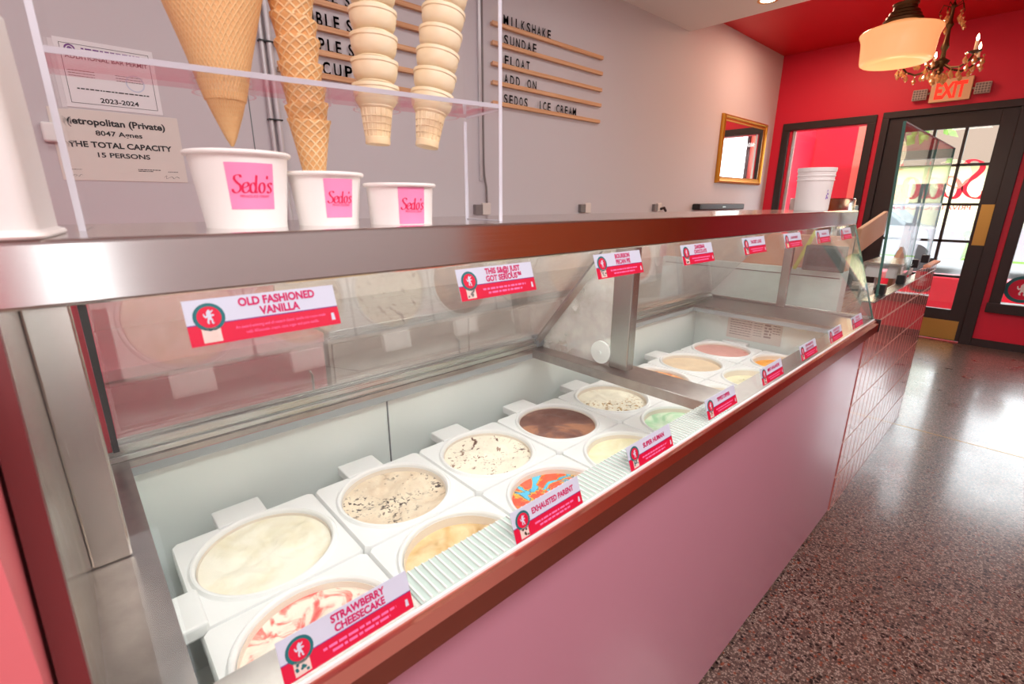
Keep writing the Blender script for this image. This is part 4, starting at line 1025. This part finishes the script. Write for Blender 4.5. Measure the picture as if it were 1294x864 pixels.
for x, zz in ((-.46, 0), (-.02, 0), (.26, .058), (.6, .058)):
    b = new(); box(b, (x-.02, -.018, zz), (x+.02, .018, zz+.045), .004); build('clamp', b, 'black', t)
# things at the till
t = thing('register_screen', 'peach-backed tilted till screen behind the end of the cabinet', 'till screen', (3.60, .77, .885))
b = new(); box(b, (-.17, -.012, -.075), (.42, .012, .075), .004); build('screen_back', b, 'tan', t, loc=(0, -.03, .335), rot=(0, math.radians(-9), 0))
b = new(); tube(b, [(.05, .02, 0), (.05, .02, .32)], .018, 10); lathe(b, [(0, 0), (.09, 0), (.09, .012), (0, .014)], (.05, .02, 0), 24); build('stand', b, 'black', t)
t = thing('receipt_printer', 'black receipt printer behind the glass guard', 'printer', (3.86, .97, .885))
b = new(); box(b, (-.10, -.07, .44), (.16, .07, .51), .006); build('body', b, 'black', t)
b = new(); box(b, (-.06, -.05, .0), (.10, .05, .44), .004); build('pedestal', b, 'grey_plastic', t)
b = new(); box(b, (-.05, -.075, .46), (.06, -.068, .475)); build('paper_slot', b, 'paper', t)
t = thing('paper_stack', 'stack of white cards with purple print beside the till screen', 'paper', (3.62, .93, .885))
b = new(); box(b, (-.05, -.02, .0), (.05, .02, .50), .002); build('stack', b, 'paper', t)
for k in range(3):
    b = new(); box(b, (-.051, -.022, .41+.03*k), (.051, -.0195, .415+.03*k)); build('printed_line', b, 'purple', t)
t = thing('steel_canister', 'low round steel canister on the far end of the staff side', 'canister', (3.10, .86, .885))
b = new(); lathe(b, [(0, 0), (.15, 0), (.15, .475), (.30, .480), (.30, .545), (.295, .548), (0, .545)], n=48, cap0=False, cap1=False)
for w in b.verts: w.co.x *= 1.0; w.co.y *= .45
build('body', b, 'steel', t, smooth=True)
t = thing('steel_shelf', 'small steel shelf on legs under the till screen', 'shelf', (3.55, .585, .885))
b = new(); box(b, (-.2, -.09, .19), (.19, .09, .205), .002); build('plate', b, 'alu', t)
b = new(); box(b, (-.18, -.088, .12), (.17, .08, .189), .004); build('white_box', b, 'white_plastic', t)
for x in (-.19, .18):
    for y in (-.08, .08): b = new(); box(b, (x-.006, y-.006, 0), (x+.006, y+.006, .19)); build('leg', b, 'alu', t)
t = thing('card_reader_stand', 'black card reader on a short stand behind the glass guard', 'card reader', (3.20, .56, .885))
b = new(); lathe(b, [(0, 0), (.018, 0), (.018, .012), (.008, .016), (.008, .075), (0, .075)], n=20, cap0=False, cap1=False); build('base', b, 'black', t, smooth=True)
b = new(); box(b, (-.05, -.03, .075), (.05, .03, .092), .004); build('reader', b, 'grey_plastic', t, rot=(.3, 0, 0))
t = thing('menu_holder', 'curved pinkish acrylic holder behind the far pane of the guard', 'holder', (3.90, .60, .885))
b = new(); pts = [(-.13, 0), (.15, 0), (.15, .10), (.13, .20), (.08, .245), (.03, .25), (.0, .20), (-.03, .10), (-.10, .06), (-.13, .03)]
pts = [(p, q+.14 if q else 0) for p, q in pts]; prism(b, pts, 1, -.012, .012); build('holder', b, 'tan', t); b = new(); prism(b, [(.02, .36), (.10, .36), (.13, .402), (.05, .406)], 1, -.016, .016); build('cap', b, 'grey_plastic', t)
# seen through the end glass: white cupboard end, peach board; then shapes added as a window's reflection
t = thing('staff_cupboard', 'white cupboard with a peach upstand beyond the end glass of the cabinet', 'cupboard', (2.62, .86, 0))
b = new(); box(b, (-.06, -.28, .02), (.03, .62, Z(-.298)), .003); build('cabinet_body', b, 'white_liner', t)
b = new(); box(b, (-.062, -.27, Z(-.331)), (-.0595, .60, Z(-.327))); build('groove', b, 'grey_box', t)
b = new(); box(b, (-.03, -.28, Z(-.298)), (.02, .62, Z(-.145)), .003); build('upstand', b, 'peach', t)
t = thing('window_reflection_dark', 'dark shape added as a window reflection behind the end glass of the cabinet', 'reflection', (2.515, .66, Z(-.298)))
b = new(); box(b, (-.02, -.09, .0), (.0, .075, .115), .004); build('body', b, 'grey_plastic', t, rot=(0, .14, 0))
b = new(); box(b, (-.024, -.075, .02), (-.021, .06, .10)); build('screen', b, 'black', t, rot=(0, .14, 0))  # darkest part of the added reflection shape
t = thing('window_reflection_strip', 'thin pale yellow strip added as a window reflection behind the end glass', 'strip', (2.515, .77, Z(-.298)))
b = new(); box(b, (-.004, -.008, .0), (.0, .008, .19), .001); build('strip', b, 'yellow', t, rot=(math.radians(-20)*-1, 0, 0))  # added bright edge of the same window reflection

# ================================================================== LAMPS AND SIGNS OVERHEAD
t = thing('recessed_downlight', 'round recessed downlight in the white dropped ceiling', 'ceiling light', (4.30, 1.80, 2.886))
b = new(); lathe(b, [(.052, -.001), (.058, -.006), (.074, -.004), (.076, 0)], n=40, cap0=False, cap1=False); build('trim_ring', b, 'gold', t, smooth=True)
b = new(); lathe(b, [(0, -.0015), (.053, -.0015)], n=40, cap0=False, cap1=False); build('lens', b, 'downlight', t)
t = thing('pendant_lamp', 'opal glass schoolhouse pendant lamp hanging on a chain', 'pendant lamp', (4.75, 1.015, 2.385))
b = new(); lathe(b, [(0, .004), (.150, .004), (.175, .0), (.200, .004), (.215, .014), (.220, .03), (.227, .13), (.231, .165), (.238, .186), (.247, .204), (.246, .213), (.236, .222), (.19, .238), (.13, .256), (.09, .275), (.086, .29)], n=72, cap0=True, cap1=False); build('shade', b, 'shade', t, smooth=True)
b = new(); lathe(b, [(.10, .262), (.115, .27), (.118, .285), (.106, .295), (.104, .31), (.092, .32), (.09, .335), (.072, .347), (.07, .37), (.078, .38), (.078, .388), (.02, .40), (.0, .40)], n=48, cap0=False, cap1=False); build('fitter', b, 'bronze', t, smooth=True)
def link(bm, c, r, ang):
    pts = [(c[0]+r*.6*math.cos(a)*math.cos(ang), c[1]+r*.6*math.cos(a)*math.sin(ang), c[2]+r*math.sin(a)) for a in [2*PI*i/14 for i in range(15)]]; tube(bm, pts, r*.16, 6, cap=False)
for i in range(8):
    b = new(); link(b, (0, 0, .42+.038*i), .025, (i % 2)*PI/2); build('chain_link', b, 'bronze', t, smooth=True)
pl = bpy.data.lights.new('pendant_bulb', 'POINT'); pl.energy = 14; pl.color = (1, .72, .45); pl.shadow_soft_size = .2
po = bpy.data.objects.new('pendant_bulb', pl); COL.objects.link(po); po.parent = t; po.location = (0, 0, -.62)
t = thing('chandelier', 'brass and crystal candle chandelier hanging before the red door wall', 'chandelier', (5.95, .93, 2.545))
b = new(); lathe(b, [(0, -.06), (.012, -.05), (.03, -.02), (.02, .0), (.045, .03), (.055, .05), (.02, .075), (.016, .13), (.03, .16), (.02, .20), (.014, .30), (.028, .33), (.014, .36), (.01, .45), (.02, .47), (.006, .50), (0, .50)], n=28, cap0=False, cap1=False); build('stem', b, 'bronze', t, smooth=True)
rnd = random.Random(5); NA = 5
crys = None
def crystal(x, y, z, s):
    global crys
    if crys is None:
        b = new(); lathe(b, [(0, 0), (.010, -.018), (.012, -.026), (.006, -.038), (0, -.044)], n=8, cap0=False, cap1=False); lathe(b, [(0, .016), (.006, .010), (.006, .006), (0, 0)], n=8, cap0=False, cap1=False)
        crys = build('crystal', b, 'crystal', t); o = crys
    else: o = crys.copy(); COL.objects.link(o); o.parent = t
    o.location = (x, y, z); o.scale = (s*1.3, s*1.3, s*1.3); o.rotation_euler = (0, 0, rnd.uniform(0, 3))
for k in range(NA):
    a = 2*PI*k/NA+math.radians(20); ca, sa = math.cos(a), math.sin(a); R = .27
    b = new(); tube(b, [(.02*ca, .02*sa, .03), (.09*ca, .09*sa, -.015), (.17*ca, .17*sa, -.03), (.235*ca, .235*sa, .0), (R*ca, R*sa, .045)], [.010, .009, .008, .008, .007], 8); build('arm', b, 'bronze', t, smooth=True)
    b = new(); lathe(b, [(0, .040), (.012, .042), (.045, .058), (.046, .062), (.014, .052), (.0, .052)], (R*ca, R*sa, 0), 24, cap0=False, cap1=False); build('drip_dish', b, 'bronze', t, smooth=True)
    b = new(); lathe(b, [(.0, .05), (.0115, .05), (.0115, .135), (0, .137)], (R*ca, R*sa, 0), 16, cap0=False, cap1=False); cd = build('candle', b, 'candle', t, smooth=True)
    b = new(); lathe(b, [(0, .135), (.007, .140), (.0105, .152), (.007, .170), (.002, .186), (0, .19)], (R*ca, R*sa, 0), 14, cap0=False, cap1=False); build('flame_bulb', b, 'flame', cd, smooth=True)
    for j in range(4):
        q = a+(j-1.5)*.16; crystal((R+.03*(j % 2))*math.cos(q), (R+.03*(j % 2))*math.sin(q), .03-.012*(j % 2), 1.15)
    for rr, zz in ((.10, -.03), (.17, -.05), (.23, -.02)): crystal(rr*ca, rr*sa, zz, 1.1)
    crystal(.075*ca, .075*sa, .40, 1.2); crystal(.11*ca, .11*sa, .34, 1.0)
    b = new(); tube(b, [(.01*ca, .01*sa, .46), (.07*ca, .07*sa, .49), (.09*ca, .09*sa, .43), (.075*ca, .075*sa, .41)], .004, 6); build('upper_scroll', b, 'bronze', t, smooth=True)
for i in range(8): a = i*PI/4; crystal(.05*math.cos(a), .05*math.sin(a), -.05-.02*(i % 2), 1.2)
for i in range(4):
    b = new(); link(b, (0, 0, .52+.036*i), .024, (i % 2)*PI/2); build('chain_link', b, 'bronze', t, smooth=True)
# exit sign with its two emergency lamps
t = thing('exit_sign', 'EXIT sign with two square emergency lamps above the door', 'exit sign', (XW, .930, 2.378))
b = new(); box(b, (-.052, -.155, 0), (0, .155, .205), .005); build('housing', b, 'exit_face', t)
b = new(); add_text(b, 'EXIT', .138, frame((-.0535, 0, .034), (0, -1, 0), (0, 0, 1)), 0, .045, width=.235); build('lettering', b, 'exit_red', t)
for s in (1, -1):
    y = .235*s; b = new(); tube(b, [(-.02, .15*s, .10), (-.02, y-.04*s, .085)], .009, 8); box(b, (-.065, y-.058, .035), (-.012, y+.058, .135), .006); h = build('emergency_lamp', b, 'lens', t)
    b = new()
    for i in range(5):
        for j in range(4): lathe(b, [(0, .006), (.009, .003), (.009, 0)], (0, 0, 0), 8, cap0=False, cap1=False); [setattr(w, 'co', Vector((-.065-w.co.z, y-.044+.022*i+w.co.x, .05+.0225*j+w.co.y))) for w in b.verts[-24:]]
    build('lens_grid', b, 'grey_box', h)
